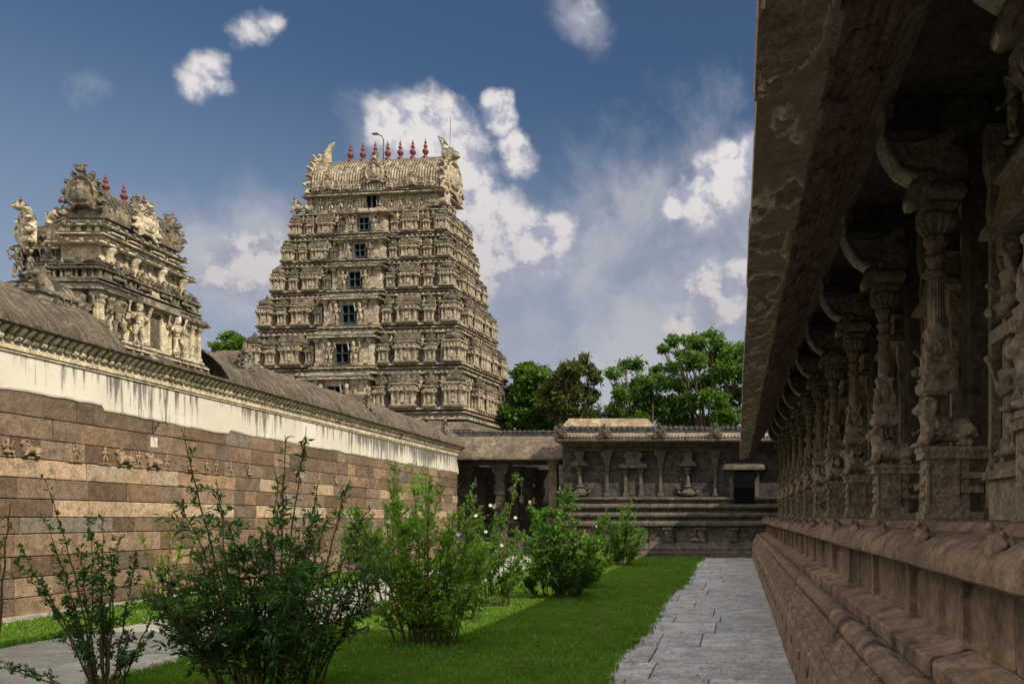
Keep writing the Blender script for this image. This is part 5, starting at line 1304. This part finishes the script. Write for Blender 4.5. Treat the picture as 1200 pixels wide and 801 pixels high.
# bright middle shrub
tips = [(470,548,.8,.5),(495,556,.7,.5),(520,566,.7,.5),(455,580,1,.4),(440,595,.8,.5),(410,598,.7,.5),(480,600,1.4,.3),(500,600,1.4,.3),(530,600,1.3,.3),(548,610,1.2,.3),(430,625,1.1,.4),(460,635,1.5,.25),(490,640,1.6,.2),(520,640,1.6,.2),(545,645,1.4,.25),(565,650,1.1,.3),(450,665,1.4,.2),(480,680,1.5,.15),(510,680,1.5,.15),(540,680,1.4,.2),(560,690,1.0,.2),(440,700,.9,.2),(470,705,1.2,.1),(530,710,1.2,.1),(500,715,1.2,.1),(405,620,.6,.5),(575,640,.8,.4),(455,610,1.2,.3),(510,620,1.4,.3)]
shrub('tall sunlit yellow green shrub, centre of the row along the lawn', 500, 757, tips, M['leaf_bright'], .055, 32, 20, 13, .12, .5, .5, flowers=((470,610),(520,612),(534,598),(545,625),(585,593)), stemr=.013, sublen=.36, depth=.6)
shrub('feathery green shrub with fanned fronds, behind the tall sunlit one', 450, 716, [(468,550,1,.5),(478,556,.9,.5),(492,560,.9,.5),(516,560,.9,.5),(415,602,1,.5),(402,600,.8,.6),(430,610,1.2,.4),(445,590,1.1,.4),(408,628,1,.5),(425,640,1.2,.4),(390,640,.7,.5),(440,640,1.2,.3)], M['leaf_mid'], .06, 34, 22, 17, .3, .28, .5, stemr=.016, sublen=.42, depth=.5)
shrub('shrub of two tall leafy shoots in front of the porch pillars', 580, 712, [(553,572,.9,.3),(604,558,.8,.3),(562,600,1,.3),(590,600,1,.3),(572,620,1.1,.3),(600,620,1.1,.2),(585,640,1.2,.2),(570,660,1,.2),(610,650,1,.2),(596,672,1,.1),(556,640,.8,.3),(618,625,.7,.4)], M['leaf_mid'], .062, 30, 20, 14, .2, .45, .45, flowers=((580,592),(566,604),(578,622),(608,606),(592,638)), stemr=.012, sublen=.34, depth=.5)
shrub('rounded flowering shrub below the end pier of the porch', 655, 702, [(620,610,1,.3),(640,600,1,.3),(660,598,1,.3),(676,582,.7,.4),(668,575,.7,.5),(632,630,1.3,.2),(655,625,1.4,.2),(680,625,1.3,.2),(698,635,1,.2),(615,650,1.1,.2),(640,655,1.3,.1),(668,655,1.3,.1),(695,660,1,.1),(610,672,.9,.1),(650,675,1,.1),(685,675,.9,.1),(630,590,.6,.4),(705,655,.8,.2)], M['leaf_mid'], .075, 40, 26, 15, .15, .5, .5, flowers=((624,588),(638,610),(661,618),(672,600),(690,668)), fl='p', stemr=.012, sublen=.42, depth=.8)
shrub('low pale leaved bush at the sunny edge of the lawn', 682, 690, [(665,640,1,.2),(685,632,1,.2),(700,640,1,.2),(660,655,1,.1),(690,655,1.2,.1),(712,652,.8,.2),(675,665,1,.1),(705,668,.8,.1),(650,665,.8,.1)], M['leaf_bright'], .07, 40, 26, 18, .1, .5, .5, stemr=.010, sublen=.34, depth=.6)
shrub('farthest bushy shrub of the row, nearest the carved hall plinth', 726, 664, [(740,588,.7,.4),(726,592,.9,.3),(712,600,1,.3),(748,602,.8,.3),(700,610,1,.3),(735,612,1.2,.2),(720,620,1.3,.2),(745,622,1.1,.2),(705,630,1.2,.2),(730,635,1.3,.1),(750,636,.9,.2),(715,645,1,.1),(740,646,.9,.1),(757,620,.5,.4)], M['leaf_mid'], .085, 38, 24, 16, .15, .45, .5, flowers=((742,602),(700,616)), stemr=.014, sublen=.5, depth=.9)
shrub('thin leggy plant with light leaves at the foot of the block wall', 194, 716, [(178,618,.4,.6),(182,655,.8,.3),(200,640,.8,.3),(190,665,.8,.2),(212,630,.8,.4),(228,622,.8,.4),(236,606,.7,.5),(205,600,.4,.5),(178,680,.6,.3),(176,690,.5,.3)], M['leaf_bright'], .075, 14, 9, 19, .3, .4, .4, stemr=.022, sublen=.34, depth=.3, name='wall_plant')
shrub('bare twigged bush cut by the left edge of the frame', -30, 800, [(8,590,.5,.5),(14,632,.7,.4),(2,610,.5,.5),(-8,640,.8,.4),(16,656,.5,.5),(-20,660,.8,.3)], M['leaf_mid'], .05, 6, 5, 20, .4, .4, .4, stemr=.016, sublen=.2, depth=.2)
shrub('small rounded green bush right beside the tall sunlit shrub', 545, 728, [(528,640,.9,.2),(545,628,1,.2),(562,636,1,.2),(538,655,1,.1),(556,652,1,.1),(574,650,.8,.2),(548,672,1,.1),(570,668,.9,.1),(530,672,.8,.1)], M['leaf_mid'], .060, 30, 18, 23, .1, .45, .55, stemr=.010, sublen=.36, depth=.5)
